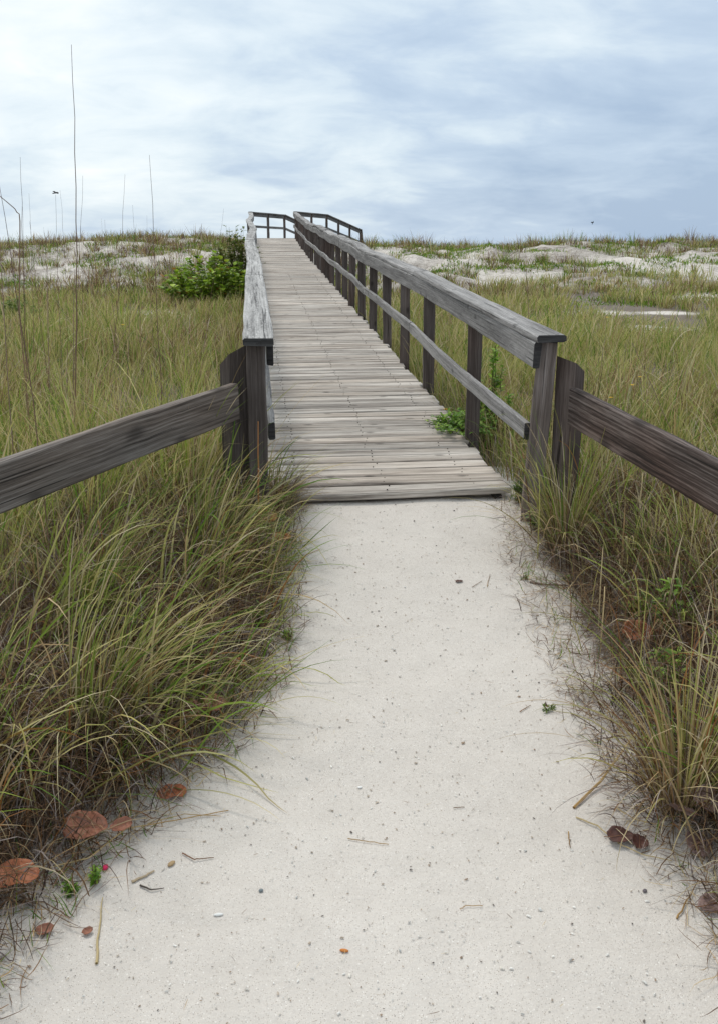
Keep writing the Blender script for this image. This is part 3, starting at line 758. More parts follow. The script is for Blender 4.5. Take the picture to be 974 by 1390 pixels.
STK = [  # (base px at its foot, crossing px, py ; tip px, py ; distance, label)
    (88, 97, 60, 5.2, .0052, 'tallest brown bare stalk rising far above the others at left'),
    (26, 28, 213, 6.5, .004, 'straight thin stalk left of the tall brown one'),
    (33, 30, 270, 7.2, .003, 'short thin stalk leaning beside the leftmost straight one'),
    (40, 39.5, 262, 8.0, .003, 'fine upright stalk third from the left edge'),
    (77, 75, 264, 6.5, .003, 'thin stalk carrying a small dark insect at its tip'),
    (81, 82, 258, 7.0, .0025, 'very fine pale stalk just right of the insect stalk'),
    (90, 112, 238, 6.2, .003, 'slender stalk leaning right behind the tallest stalk'),
    (143, 170, 236, 7.5, .0035, 'right leaning stalk with feathered tip halfway to the railing'),
    (156, 142, 298, 8.5, .003, 'short stalk crossing behind the right leaning one'),
    (188, 180, 278, 8.0, .003, 'thin stalk leaning left between two longer stalks'),
    (213, 203, 210, 6.0, .0042, 'tall dark stalk curving left of the green bush'),
    (206, 199, 292, 9.0, .0025, 'short fine stalk beside the tall curved dark one'),
    (275, 304, 283, 9.0, .003, 'lone stalk leaning right above the green bush'),
    (60, 59, 308, 9.5, .0022, 'tiny stalk tip just above the dune crest at left'),
    (108, 110, 306, 9.5, .0022, 'tiny upright stalk right of the tallest stalk'),
    (139, 138, 296, 9.5, .0022, 'fine upright stalk just left of the crossing pair'),
    (62, 40, 300, 7.0, .003, 'stalk leaning left low across the dune crest'),
    (32, -1, 250, 3.6, .0036, 'thick near brown stem leaning left at the left edge'),
]
for (bx, tx, ty, Yd, r0, lab) in STK:
    tip = at_Y(tx, ty, Yd); g0 = at_Y(bx, 420, Yd); gx = g0.x + (g0.x - tip.x) * .35
    base = Vector((gx, Yd, gz1(gx, Yd)))
    H = tip.z - base.z; pts = []
    bow = random.uniform(-.02, .02) * H
    for i in range(15):
        f = i / 14; p = base.lerp(tip, f); p.x += bow * math.sin(math.pi * f) + random.gauss(0, .0015) * H; pts.append(p)
    e = empty('sea_oats_stalk', (0, 0, 0)); tag(e, lab, 'grass stalk', 'bare sea oats stalks against the sky')
    mb = MB(); tube_mb(mb, pts, r0, r0 * .22, brown0, brown1); mb.build('stem', M_dry, e)
    # remaining dry leaves low on the stem
    n = 3; fr = rng.uniform(.05, .45, n); rp_ = np.array([list(base.lerp(tip, f)) for f in fr])
    for q in range(n):
        G1 = Grass(); c = pick(1, dict(straw=2, yellow=1, green=1))
        G1.add(rp_[q:q + 1], rng.uniform(.15, .35, 1), np.full(1, .005), rng.random(1) * 6.283, rng.uniform(.2, .5, 1), rng.uniform(.6, 1.6, 1), c, c, n=6, clamp=False); G1.build('dry_leaf', M_dry, e)
# kinked dead stem at the left edge
e = empty('bent_stalk'); tag(e, 'kinked dark stem bending down from the left edge of the view', 'grass stalk')
pts = [at_Y(p, q, 5.6) for p, q in ((-60, 235), (-20, 250), (0, 266), (12, 276), (20, 283), (23, 288), (26, 290), (27, 300), (27, 330), (26, 420))]
pts.append(Vector((pts[-1].x, 5.6, gz1(pts[-1].x, 5.6))))
mb = MB(); tube_mb(mb, pts[::-1], .004, .0018, brown0, brown1); mb.build('stem', M_dry, e)
# tan dead stems standing in the meadow
k = 0
DEAD = [((66, 490), (64, 360), 6.0, 'tan dead stem standing in the meadow below the crest at left'), ((100, 470), (101, 365), 6.4, 'tan dead stem with brown node right of the tallest stalk foot'), ((10, 500), (-3, 288), 4.2, 'reddish brown thick stem close by at the far left edge'), ((165, 460), (190, 415), 7.5, 'pale dead stem slanting right in the left meadow'),
        ((900, 560), (858, 465), 5.5, 'grey dead stem leaning left in the right meadow'), ((717, 430), (712, 328), 9.0, 'thin pale stem upright behind the right railing'), ((175, 470), (178, 400), 7.0, 'pale dead stem nearly upright in the left meadow')]
for (b0, t0, Yd, lab) in DEAD:
    A = at_Y(*b0, Yd); B = at_Y(*t0, Yd); A2 = A + (A - B) * max(0, (A.z - gz1(A.x, Yd)) / max(.05, (B.z - A.z)))
    e = empty('dry_reed'); tag(e, lab, 'dry reed', 'dry reeds standing in the meadow')
    pts = [A2.lerp(B, f) + Vector((random.gauss(0, .003), random.gauss(0, .003), 0)) for f in np.linspace(0, 1, 10)]
    mb = MB(); tube_mb(mb, pts, .0034, .0015, (.24, .17, .12), (.30, .22, .17)); mb.build('stem', M_dry, e)
    G1 = Grass(); n = 3; rp_ = np.array([list(A2.lerp(B, f)) for f in (.3, .5, .7)]); 
    for q in range(n):
        G1 = Grass(); c = pick(1, dict(straw=1))
        G1.add(rp_[q:q + 1], rng.uniform(.1, .25, 1), np.full(1, .006), rng.random(1) * 6.283, rng.uniform(.3, .6, 1), rng.uniform(1, 2, 1), c, c, n=6, clamp=False); G1.build('dry_leaf', M_dry, e)
# orange reed in front of the left end post
e = empty('orange_reed'); tag(e, 'straight rust orange reed in front of the left railing post', 'reed')
A = at_Y(351, 700, 4.25); B = at_Y(350, 572, 4.25); mb = MB(); A.z = gz1(A.x, A.y)
tube_mb(mb, [A.lerp(B, f) + Vector((random.gauss(0, .0015), 0, 0)) for f in np.linspace(0, 1, 9)], .006, .0025, (.30, .12, .04), (.42, .20, .08)); mb.build('stem', M_dry, e)
# insect
tip = at_Y(75, 264, 6.5)
e = empty('insect', tip + Vector((0, 0, .004))); tag(e, 'small dark insect perched on the tip of a thin stalk', 'insect')
mb = MB(); tube_mb(mb, [(-.018, 0, .004), (-.008, 0, .006), (.006, 0, .008), (.016, 0, .008), (.022, 0, .006)], .003, .006, (.02, .02, .025), (.02, .02, .025)); mb.build('body', M_dry, e)
for s_ in (-1, 1):
    mb = MB()
    mb.add([(.004, 0, .012), (.012, s_ * .03, .017), (.004, s_ * .045, .018), (-.006, s_ * .04, .016), (-.004, 0, .011)], [[0, 1, 2, 3, 4]], [[(0, 0)] * 5], (.06, .06, .07, 1)); mb.build('wing', M_dry, e)

# bird far away over the beach
bp_ = at_Y(804, 302, 95)
e = empty('bird', bp_); tag(e, 'tiny dark bird flying above the dune on the right', 'bird')
mb = MB(); tube_mb(mb, [(-.06, .02, -.16), (-.03, 0, -.09), (0, 0, 0), (.03, 0, .08), (.05, -.01, .13), (.055, -.02, .17)], .03, .015, (.05, .05, .06), (.05, .05, .06), 7)
b_ = mb.build('body', M_dry, e, True)
for s_ in (-1, 1):
    mb = MB(); mb.add([(0, 0, .06), (s_ * .10, .10, .10), (s_ * .16, .26, .02), (s_ * .07, .14, -.02), (0, .02, -.06)], [[0, 1, 2, 3, 4]], [[(0, 0)] * 5], (.06, .06, .07, 1)); mb.build('wing', M_dry, e)

# ------------------------------------------------------------------ leafy plants
def leaf_shape(mb, p, d, up, L, W, tint, fold=.25, curl=.2, n=4):
    d = Vector(d).normalized(); S = d.cross(Vector(up))
    if S.length < 1e-3: S = Vector((1, 0, 0))
    S.normalize(); U = S.cross(d)
    vs = []; 
    for i in range(n + 1):
        f = i / n; hw = W * .5 * math.sin(math.pi * min(1, f * .96 + .03)) ** .7
        c_ = p + d * (L * f) - U * (curl * L * f * f)
        vs += [c_ - S * hw + U * (hw * fold), c_, c_ + S * hw + U * (hw * fold)]
    fs = []
    for i in range(n):
        b = i * 3; fs += [[b, b + 1, b + 4, b + 3], [b + 1, b + 2, b + 5, b + 4]]
    mb.add(vs, fs, [[(0, 0)] * 4] * len(fs), (*tint, 1))
def bush(name, label, cat, c, rx, ry, h, nstem, nleaf, L, W, greens, flower=None, group=None, droop=.3, odd=None, lowf=.15):
    e = empty(name, (0, 0, 0)); tag(e, label, cat, group)
    st, lf = MB(), MB()
    for i in range(nstem):
        a = random.uniform(0, 6.283); r_ = math.sqrt(random.random())
        x = c[0] + rx * r_ * math.cos(a); y = c[1] + ry * r_ * math.sin(a); z0 = c[2] if len(c) > 2 else gz1(x, y)
        hh = h * (1 - .55 * r_ * r_) * random.uniform(.6, 1.08)
        if len(c) > 2: x0, y0 = c[0] + .3 * rx * r_ * math.cos(a), c[1] + .3 * ry * r_ * math.sin(a)
        else: x0, y0 = c[0] + .6 * rx * r_ * math.cos(a), c[1] + .6 * ry * r_ * math.sin(a)
        A = Vector((x0, y0, (c[2] if len(c) > 2 else gz1(x0, y0)) - .01)); B = Vector((x, y, z0 + hh))
        pts = [A.lerp(B, f) + Vector((random.gauss(0, .01) * h, random.gauss(0, .01) * h, 0)) + Vector((0, 0, .12 * hh * math.sin(math.pi * f))) for f in np.linspace(0, 1, 6)]
        tube_mb(st, pts, .006 * (h ** .5), .002, (.10, .08, .04), (.12, .15, .05), 4)
        for j in range(nleaf):
            f = random.uniform(lowf, 1); k_ = int(f * 4.999); p = pts[k_].lerp(pts[k_ + 1], f * 5 - k_) if k_ < 5 else pts[5]
            az = random.uniform(0, 6.283); el = random.uniform(-.3, .9)
            d = Vector((math.cos(az) * math.cos(el), math.sin(az) * math.cos(el), math.sin(el)))
            t = random.choice(greens); k2 = random.uniform(.75, 1.25); t = tuple(v * k2 for v in t)
            if odd and random.random() < odd[0]: t = odd[1]
            leaf_shape(lf, p + d * .004, d, (0, 0, 1), L * random.uniform(.6, 1.15), W * random.uniform(.7, 1.1), t, curl=droop * random.random())
    st.build('stem', M_dry, e); lf.build('foliage', M_leaf, e)
    if flower:
        for fp in flower:
            mb = MB(); p = Vector(fp[0]); s_ = fp[1]; col = fp[2]
            for q in range(10):
                a = q * .628 + random.uniform(-.1, .1); d = Vector((math.cos(a), math.sin(a), .35))
                leaf_shape(mb, p, d, (0, 0, 1), s_, s_ * .55, col, curl=.1, n=3)
            fl = mb.build('flower', M_leaf, e)
            mb = MB(); tube_mb(mb, [p + Vector((0, 0, -.002)), p + Vector((0, 0, s_ * .25)), p + Vector((0, 0, s_ * .35))], s_ * .28, s_ * .12, (.35, .18, .03), (.35, .18, .03), 7); mb.build('flower_centre', M_leaf, fl)
    return e
GB = [(.13, .27, .03), (.18, .34, .035), (.24, .40, .05), (.10, .20, .03), (.30, .42, .07)]
GD = [(.08, .14, .03), (.12, .19, .04), (.16, .22, .05)]
# sea grape bush at left of the ramp
p = at_Y(298, 392, 21.5)
bush('sea_grape_bush', 'round leaved green bush beside the left railing below the dune crest', 'bush', (p.x - .18, 21.5), 1.2, 1.1, 1.15, 160, 16, .12, .115, [(.22, .36, .03), (.30, .44, .04), (.38, .50, .055), (.14, .23, .028)], odd=(.05, (.30, .16, .03)))
p = at_Y(325, 385, 23)
bush('dune_shrub', 'darker olive shrub behind the round leaved bush by the left railing', 'shrub', (p.x - .15, 23.4), .75, .8, 1.75, 150, 20, .11, .07, [(.15, .20, .035), (.20, .24, .05), (.22, .19, .06), (.12, .17, .03)])
p = at_Y(22, 395, 17)
bush('green_shrub', 'small yellow green shrub in the left meadow near the frame edge', 'shrub', (p.x, 17), .45, .5, .5, 40, 24, .07, .035, [(.12, .19, .03), (.16, .23, .04)])
p = at_Y(655, 505, 6.9)
bush('leafy_bush', 'bright green leafy bush behind the second post of the right railing', 'bush', (p.x + .06, 6.75), 0.17, .15, .72, 26, 20, .050, .027, [(.20, .36, .03), (.28, .45, .045), (.14, .26, .03)], lowf=.66, flower=[((p.x - .06, 6.6, .80), .016, (.75, .42, .02))])
p = at_Y(608, 556, 6.3)
bush('flowering_plant', 'sprawling green plant with a yellow flower creeping onto the deck edge', 'plant', (p.x + .12, 6.35, deck_z(6.3) - .02), .27, .46, .13, 62, 15, .040, .021, GB, flower=[((p.x - .02, 6.32, deck_z(6.3) + .13), .018, (.80, .50, .01))])
SM = [
    (712, 700, .10, .16, 20, 12, .034, .014, GD, 'small leaved green weed at the deck corner on the right path edge', 'low_weed', 'weed'),
    (870, 850, .07, .13, 12, 12, .045, .020, GB, 'bright green sprig among dead blades right of the path', 'leafy_sprig', 'plant'),
    (634, 552, .10, .10, 12, 10, .04, .018, GB, 'green weed rooted beside the deck under the second right post', 'low_weed', 'weed'),
    (905, 1010, .06, .09, 10, 10, .035, .016, GB, 'small green weed left of the orange based grass clump', 'low_weed', 'weed'),
    (738, 735, .10, .17, 22, 12, .036, .012, GD, 'dark green small leaved bush at the path edge below the right post', 'low_bush', 'bush'),
    (770, 745, .07, .15, 14, 14, .040, .018, GB, 'small bright green sprig under the tall right grass clump', 'leafy_sprig', 'plant'),
    (712, 792, .02, .022, 6, 6, .013, .007, GD, 'tiny green weed on the sand right of the path', 'small_weed', 'weed'),
    (768, 792, .02, .022, 6, 6, .014, .007, GB, 'tiny weed among litter right of the path', 'small_weed', 'weed'),
    (905, 860, .14, .24, 18, 12, .048, .022, GB, 'bright green broad leaved plant among the grass at right', 'leafy_plant', 'plant'),
    (905, 935, .11, .18, 14, 12, .045, .020, GB, 'lower bright green leafy plant above the brown leaf at right', 'leafy_plant', 'plant'),
    (745, 955, .025, .022, 7, 6, .016, .006, GD, 'flat green weed by a dark red leaf on the path edge', 'small_weed', 'weed'),
    (95, 1200, .022, .03, 9, 9, .016, .007, GB, 'small bright green weed on the sand at lower left', 'small_weed', 'weed'),
    (130, 1185, .014, .055, 6, 12, .014, .006, GB, 'upright green sprig beside a pink petal at lower left', 'small_weed', 'weed'),
    (345, 850, .06, .12, 12, 14, .022, .006, GB, 'soft green feathery weed at the left path edge', 'feathery_weed', 'weed'),
    (392, 860, .02, .04, 7, 8, .018, .006, GB, 'green sprig just out from the left grass edge', 'feathery_weed', 'weed'),
    (85, 1055, .05, .16, 10, 12, .022, .008, [(.20, .24, .03), (.12, .18, .03)], 'yellow green sprig under the drooping grass at lower left', 'feathery_weed', 'weed'),
]
for (px, py, r_, h, ns, nl, L, W, gs, lab, nm, cat) in SM:
    q = ground_pt(px, py, .03); bush(nm, lab, cat, q, r_, r_, h, ns, nl, L, W, gs)
# yellow wildflowers in the right meadow
FL = [(828, 540, 6.2, 'yellow wildflower nearest the right fence rail end'), (857, 523, 6.6, 'yellow wildflower in tall grass right of the first one'), (805, 591, 5.0, 'yellow wildflower under the right fence rail'), (764, 438, 13, 'small yellow wildflower above the right railing end'), (868, 512, 7.2, 'faint yellow wildflower higher in the right meadow'), (823, 431, 13, 'tiny yellow wildflower by the bare sand patch'), (167, 441, 11, 'yellow wildflower in the left meadow')]
for (px, py, Yd, lab) in FL:
    P_ = at_Y(px, py, Yd); e = empty('wildflower'); tag(e, lab, 'flower', 'yellow wildflowers in the meadow')
    g = Vector((P_.x, Yd, gz1(P_.x, Yd))); mb = MB(); tube_mb(mb, [g.lerp(P_, f) for f in np.linspace(0, 1, 5)], .002, .0012, (.10, .15, .04), (.12, .18, .04), 4); mb.build('stem', M_dry, e)
    mb = MB()
    for q in range(9):
        a = q * .698; leaf_shape(mb, P_, (math.cos(a), math.sin(a) , .5), (0, 0, 1), .02 * max(1, Yd / 8), .011 * max(1, Yd / 8), (.85, .55, .02), n=2)
    mb.build('flower', M_leaf, e)

# ------------------------------------------------------------------ fallen leaves
def dead_leaf(label, px, py, size, mat, rot=0.0, aspect=.85, curl=.25, tilt=.0, group='fallen sea grape leaves', folded=False, z=None, crumple=.1):
    lifted = tilt > .04 and 'sand' not in label and 'crumb' not in label and 'border' not in label and 'red leaf stand' not in label
    if lifted: size = size * 1.12; tilt = tilt + .15
    gx, gy = ground_pt(px, py, .03); g = gz1(gx, gy) if z is None else z
    e = empty('dead_leaf', (gx, gy, g + .006 + tilt * size * .5 + (.045 if lifted else 0))); tag(e, label, 'dead leaf', group)
    nr, na = 7, 30; vs = [(0, 0, .0)]; sd = random.uniform(0, 100)
    for i in range(1, nr + 1):
        for k in range(na):
            a = 2 * math.pi * k / na; r_ = size * .5 * i / nr
            notch = 1 - .22 * math.exp(-((a - math.pi) / .18) ** 2) * (i / nr)
            edge = 1 + .05 * math.sin(3 * a + sd) * (i / nr) + .03 * math.sin(9 * a + sd * 2) * (i / nr)
            x = r_ * math.cos(a) * notch * edge; y = r_ * math.sin(a) * aspect * notch * edge
            rn = math.hypot(x, y) / (size * .5)
            z_ = curl * size * .5 * (y / (size * .5)) ** 2 + crumple * size * (mnoise.noise(Vector((x / size * 3 + sd, y / size * 3, 0)))) * rn + .02 * size * rn * math.sin(8 * a)
            if folded: z_ = abs(y) * .9 + crumple * size * mnoise.noise(Vector((x / size * 4 + sd, y / size * 4, 1)))
            vs.append((x, y, max(-.002, z_)))
    fs = [[0, 1 + k, 1 + (k + 1) % na] for k in range(na)]
    for i in range(nr - 1):
        for k in range(na):
            a_ = 1 + i * na; fs.append([a_ + k, a_ + na + k, a_ + na + (k + 1) % na, a_ + (k + 1) % na])
    me = bpy.data.meshes.new('blade'); me.from_pydata(vs, [], fs); me.materials.append(mat)
    me.polygons.foreach_set('use_smooth', [True] * len(fs))
    o = bpy.data.objects.new('blade', me); C.objects.link(o); o.parent = e
    md = o.modifiers.new('thick', 'SOLIDIFY'); md.thickness = .0012
    # midrib and stalk
    mb = MB(); tube_mb(mb, [(-size * .62, 0, .006), (-size * .5, 0, .003), (-size * .4, 0, .0025), (0, 0, .0025), (size * .42, 0, .004 + (0))], size * .018, size * .005, (.30, .16, .09), (.26, .13, .07), 5)
    mb.build('midrib', M_dry, e)
    e.rotation_euler = (tilt, 0, rot)
    return e
LV = [
    ('rust coloured round leaf lying flat on the sand at lower left', 233, 1070, .085, M_dl_rust, .2, .8, .25, 0),
    ('large brown leaf half hidden under straw at lower left', 116, 1142, .10, M_dl_brown, .1, .8, .3, .1),
    ('smaller brown leaf touching the large one under straw', 166, 1138, .055, M_dl_brown, .7, .6, .6, .25),
    ('rust leaf half out of view at the lower left edge', 22, 1212, .10, M_dl_rust, .3, .7, .3, .05),
    ('reddish leaf beneath the drooping clump, left of a pair', 258, 978, .09, M_dl_brown, .1, .6, .35, .1),
    ('reddish leaf beneath the drooping clump, right of a pair', 292, 972, .085, M_dl_brown, 1.0, .7, .4, .2),
    ('small orange leaf at the left edge of the path', 322, 910, .062, M_dl_orange, .3, .75, .35, .1),
    ('bright orange leaf in green blades near the boardwalk end', 364, 736, .11, M_dl_orange, 1.1, .8, .4, .5),
    ('tan leaf behind the bright orange one', 382, 757, .09, M_dl_orange, .4, .6, .5, .2),
    ('brown leaf in the shade of the left grass edge', 322, 868, .08, M_dl_dark, 2.0, .7, .4, .3),
    ('large red brown leaf tilted in litter right of the path', 862, 882, .115, M_dl_rust, .4, .75, .4, .35),
    ('dark brown folded leaf touching the large one in litter', 893, 882, .08, M_dl_brown, 2.2, .5, .6, .3),
    ('red brown leaf deep in the grass right of the path', 855, 770, .10, M_dl_rust, .2, .6, .4, .3),
    ('dark curled leaf, left lobe of two, on sand at lower right', 842, 1126, .075, M_dl_dark, .2, .7, .5, .2),
    ('dark curled leaf, right lobe of two, on sand at lower right', 868, 1134, .06, M_dl_dark, 1.3, .7, .5, .2),
    ('big mauve grey curled leaf at the lower right border', 948, 1142, .11, M_dl_mauve, 1.2, .6, .5, .15),
    ('second mauve grey leaf leaning on the big one', 963, 1115, .10, M_dl_mauve, .5, .7, .45, .35),
    ('mauve leaf half buried in the lower right corner', 970, 1220, .085, M_dl_mauve, .3, .7, .3, 0),
    ('pinkish brown leaf under the drooping stems at lower right', 925, 1118, .07, M_dl_mauve, 2.4, .6, .3, .1),
    ('small dark brown leaf alone on the open sand', 622, 794, .034, M_dl_dark, .1, .6, .4, 0),
    ('tiny dark red leaf standing by a weed on the path edge', 741, 954, .030, M_dl_dark, 1.4, .5, .6, .9),
    ('orange brown leaf behind the foot of the right post', 712, 640, .09, M_dl_rust, 1.0, .7, .4, .4),
    ('orange brown leaf low beside the deck corner', 708, 655, .07, M_dl_rust, .2, .7, .4, .2),
    ('red leaf lying beside the deck under the lower rail', 655, 590, .10, M_dl_rust, .8, .7, .4, .5),
    ('tiny brown leaf crumb at lower left', 118, 1255, .025, M_dl_brown, .8, .7, .4, .2),
    ('small tan leaf crumb near the bottom left corner', 60, 1258, .04, M_dl_brown, .5, .7, .4, .2),
]
for (lab, px, py, s_, mt, ro, asp, cu, ti) in LV:
    dead_leaf(lab, px, py, s_, mt, rot=ro, aspect=asp, curl=cu, tilt=ti)

# pink petal, cigarette filter like orange scrap
def small_blob(name, label, cat, px, py, dims, col, rot=0):
    gx, gy = ground_pt(px, py, .03); mb = MB(); L, W, H = dims
    n = 8; m_ = 6; vs = []; fs = []
    for i in range(m_ + 1):
        f = i / m_; rr = math.sin(math.pi * (f * .9 + .05)) ** .5
        for k in range(n):
            a = 2 * math.pi * k / n; vs.append(((f - .5) * L, W / 2 * rr * math.cos(a) * random.uniform(.9, 1.1), H / 2 + H / 2 * rr * math.sin(a)))
    for i in range(m_):
        for k in range(n): fs.append([i * n + k, i * n + (k + 1) % n, (i + 1) * n + (k + 1) % n, (i + 1) * n + k])
    fs += [list(range(n))[::-1], [m_ * n + k for k in range(n)]]
    mb.add(vs, fs, [[(0, 0)] * len(f) for f in fs], (*col, 1)); o = mb.build(name, M_dry, None, True)
    o.location = (gx, gy, gz1(gx, gy)); o.rotation_euler = (0, 0, rot); tag(o, label, cat); return o
small_blob('petal', 'bright pink petal beside a green sprig at lower left', 'petal', 142, 1168, (.018, .014, .012), (.75, .05, .15), 1.2)
small_blob('orange_scrap', 'small orange scrap on the sand near the bottom of the path', 'litter scrap', 467, 1278, (.019, .008, .007), (.62, .24, .07), -.2)
small_blob('white_shell', 'small smooth white shell on the sand at lower left', 'shell', 296, 1229, (.022, .009, .006), (.82, .82, .80), .1)
small_blob('white_shell', 'tiny white shell in the middle of the path', 'shell', 488, 1055, (.012, .010, .006), (.88, .87, .85), .4)
small_blob('grey_pebble', 'blue grey pebble on the sand at lower left', 'pebble', 354, 1197, (.011, .009, .007), (.22, .25, .26), .4)
small_blob('grey_pebble', 'dark grey pebble on the right side of the path near the bottom', 'pebble', 876, 1195, (.012, .010, .007), (.16, .14, .15), .9)
small_blob('pine_cone_chip', 'tan chip of bark on the sand at lower left', 'bark chip', 232, 1160, (.022, .014, .008), (.45, .32, .18), 1.0)

# twigs and straws
def twig(name, label, pts, r0, r1, c0, c1, cat='twig', lift=.004):
    e = MB(); W = []
    for (px, py, h) in pts:
        gx, gy = ground_pt(px, py, .02 + h); W.append(Vector((gx, gy, gz1(gx, gy) + lift + h)))
    # smooth
    Q_ = []
    for a, b in zip(W, W[1:]):
        for i in range(5): Q_.append(a.lerp(b, i / 5) + Vector((random.gauss(0, .0009), random.gauss(0, .0009), 0)))
    Q_.append(W[-1]); tube_mb(e, Q_, r0, r1, c0, c1); o = e.build(name, M_dry); tag(o, label, cat); return o
ST = (.50, .40, .22); SB = (.20, .13, .08); SO = (.42, .26, .10)
twig('straw', 'thick yellow brown straw leaning over the right path edge', [(779, 1088, 0), (815, 1055, .01), (840, 1020, .03), (866, 988, .05)], .0042, .0026, SO, ST, 'straw')
twig('straw', 'pale dry straw pointing up the path at lower left', [(131, 1300, 0), (134, 1260, 0), (139, 1212, .003)], .0035, .0012, ST, ST, 'straw')
twig('twig', 'thin tan twig lying across the lower middle of the path', [(472, 1133, 0), (495, 1137, .001), (527, 1140, 0)], .0014, .0009, (.40, .28, .16), SO)
twig('twig', 'short upright looking twig on the sand at lower right', [(771, 1121, 0), (774, 1142, 0)], .0016, .0014, SO, SB)
twig('twig', 'curved tan fibre near the bottom centre of the path', [(624, 1227, 0), (632, 1222, .001), (655, 1221, 0)], .001, .0008, SO, SO)
twig('twig', 'grey brown stick half buried in litter right of the path', [(718, 799, 0), (740, 801, .004), (790, 802, .002)], .0055, .0035, (.22, .17, .14), (.26, .2, .16), 'stick')
twig('twig', 'small bent twig on the sand left of centre path', [(248, 1151, 0), (262, 1159, .002), (275, 1157, .001), (290, 1155, 0)], .0018, .001, (.25, .13, .08), SB)
twig('twig', 'dark splinter near the sprigs at lower left', [(190, 1194, 0), (205, 1199, .002), (222, 1196, 0)], .0025, .001, (.08, .07, .06), (.1, .08, .07))
twig('straw', 'flat tan straw beside the brown leaves at lower left', [(178, 1190, 0), (195, 1182, 0), (209, 1174, 0)], .0034, .002, (.5, .4, .27), (.5, .4, .27), 'straw')
twig('twig', 'fine pale stem curving over the sand at lower right', [(782, 1101, 0), (810, 1113, .004), (840, 1135, .004), (870, 1150, .003), (912, 1162, 0)], .0022, .0012, ST, ST)
twig('twig', 'second fine stem looping past the dark leaves', [(836, 1090, .0), (860, 1106, .01), (905, 1118, .01), (960, 1120, .0)], .0018, .001, ST, SO)
twig('twig', 'brown bent twig in the lower right corner', [(918, 1240, 0), (934, 1215, .003), (947, 1192, .004)], .0022, .0012, SO, SB)
twig('twig', 'short brown twig on the middle of the path', [(615, 1088, 0), (630, 1087, 0)], .0013, .001, SB, SB)
twig('twig', 'tiny pair of splinters near the small dark leaf', [(640, 803, 0), (653, 797, 0)], .0014, .001, SB, SB)
twig('twig', 'thin splinter upright in view right of the small leaf', [(660, 803, 0), (664, 790, 0)], .0014, .001, SO, SB)
twig('twig', 'reddish splinter on the sand left of the dark red leaf', [(705, 960, 0), (720, 951, 0)], .0016, .001, (.35, .2, .12), SB)
twig('twig', 'curved dead stem lying at the left edge above the brown leaves', [(60, 1175, .02), (120, 1160, .03), (170, 1120, .02), (240, 1105, .005), (310, 1095, 0)], .0024, .0012, ST, SO)
twig('twig', 'pale fibre curling on sand beside the left grass', [(200, 1110, .0), (250, 1098, .004), (300, 1102, .0)], .0016, .0008, ST, SO)
twig('twig', 'looped brown root on the sand at the bottom left', [(20, 1225, .0), (60, 1222, .006), (95, 1240, .004), (110, 1215, .008), (135, 1190, .002)], .0017, .0009, SB, SB)
twig('grass_stem', 'long green blade arching over the sand at left centre', [(330, 1020, .12), (205, 1040, .20), (300, 1075, .10), (392, 1105, .0)], .0014, .0006, (.1, .15, .03), (.1, .12, .03), 'grass stem') if False else None

# hand-placed long blades reaching over the path
G = Grass()
def long_blade(px, py, az, L, th, bend, c, w=.0045):
    gx, gy = ground_pt(px, py, .03)
    G.add(rt(np.array([gx]), np.array([gy])), np.array([L]), np.array([w]), np.array([R(az)]), np.array([th]), np.array([bend]), np.array([c]) * .8, np.array([c]), n=14, wander=.02)
gr = (.11, .17, .035); yl = (.26, .24, .07); sw = (.40, .29, .15)
for a in ((150, 960, -12, .75, .75, 1.1, gr), (120, 1020, -25, .78, .7, 1.0, gr), (200, 930, -5, .72, .7, .95, gr), (60, 1110, 5, .75, .9, .8, yl), (180, 1000, -32, .6, .8, 1.3, sw), (250, 860, -10, .62, .7, 1.0, gr),
          (270, 830, 0, .60, .7, 1.0, gr), (300, 800, -15, .55, .7, 1.2, gr), (160, 880, 12, .8, .6, .9, yl), (100, 940, 10, .85, .6, .8, gr), (40, 1000, 15, .9, .65, .8, yl), (60, 900, 20, .9, .5, .8, gr), (240, 900, -22, .6, .8, 1.3, sw),
          (330, 770, 0, .45, .8, 1.1, gr), (345, 735, -10, .42, .8, 1.2, gr), (60, 1180, -8, .5, .9, 1.0, sw), (220, 780, 15, .7, .4, .8, gr), (90, 800, 25, .75, .35, .7, gr)):
    long_blade(*a)
for a in ((960, 1150, 150, .8, .55, .8, gr), (940, 1100, 165, .6, .8, 1.3, sw), (960, 1040, 150, .85, .6, .7, gr), (900, 960, 150, .7, .6, .8, gr), (960, 960, 140, .8, .5, .7, gr), (960, 1180, 120, .6, .5, .9, sw), (880, 1000, 175, .5, .9, 1.2, sw), (860, 900, 165, .5, .8, 1.1, yl), (840, 840, 170, .5, .7, 1.1, yl), (930, 900, 130, .7, .5, .8, gr)):
    long_blade(*a)
o = G.build('trailing_blades', M_blade); tag(o, 'long single blades arching out over the bare sand of the path', 'grass', kind='stuff')

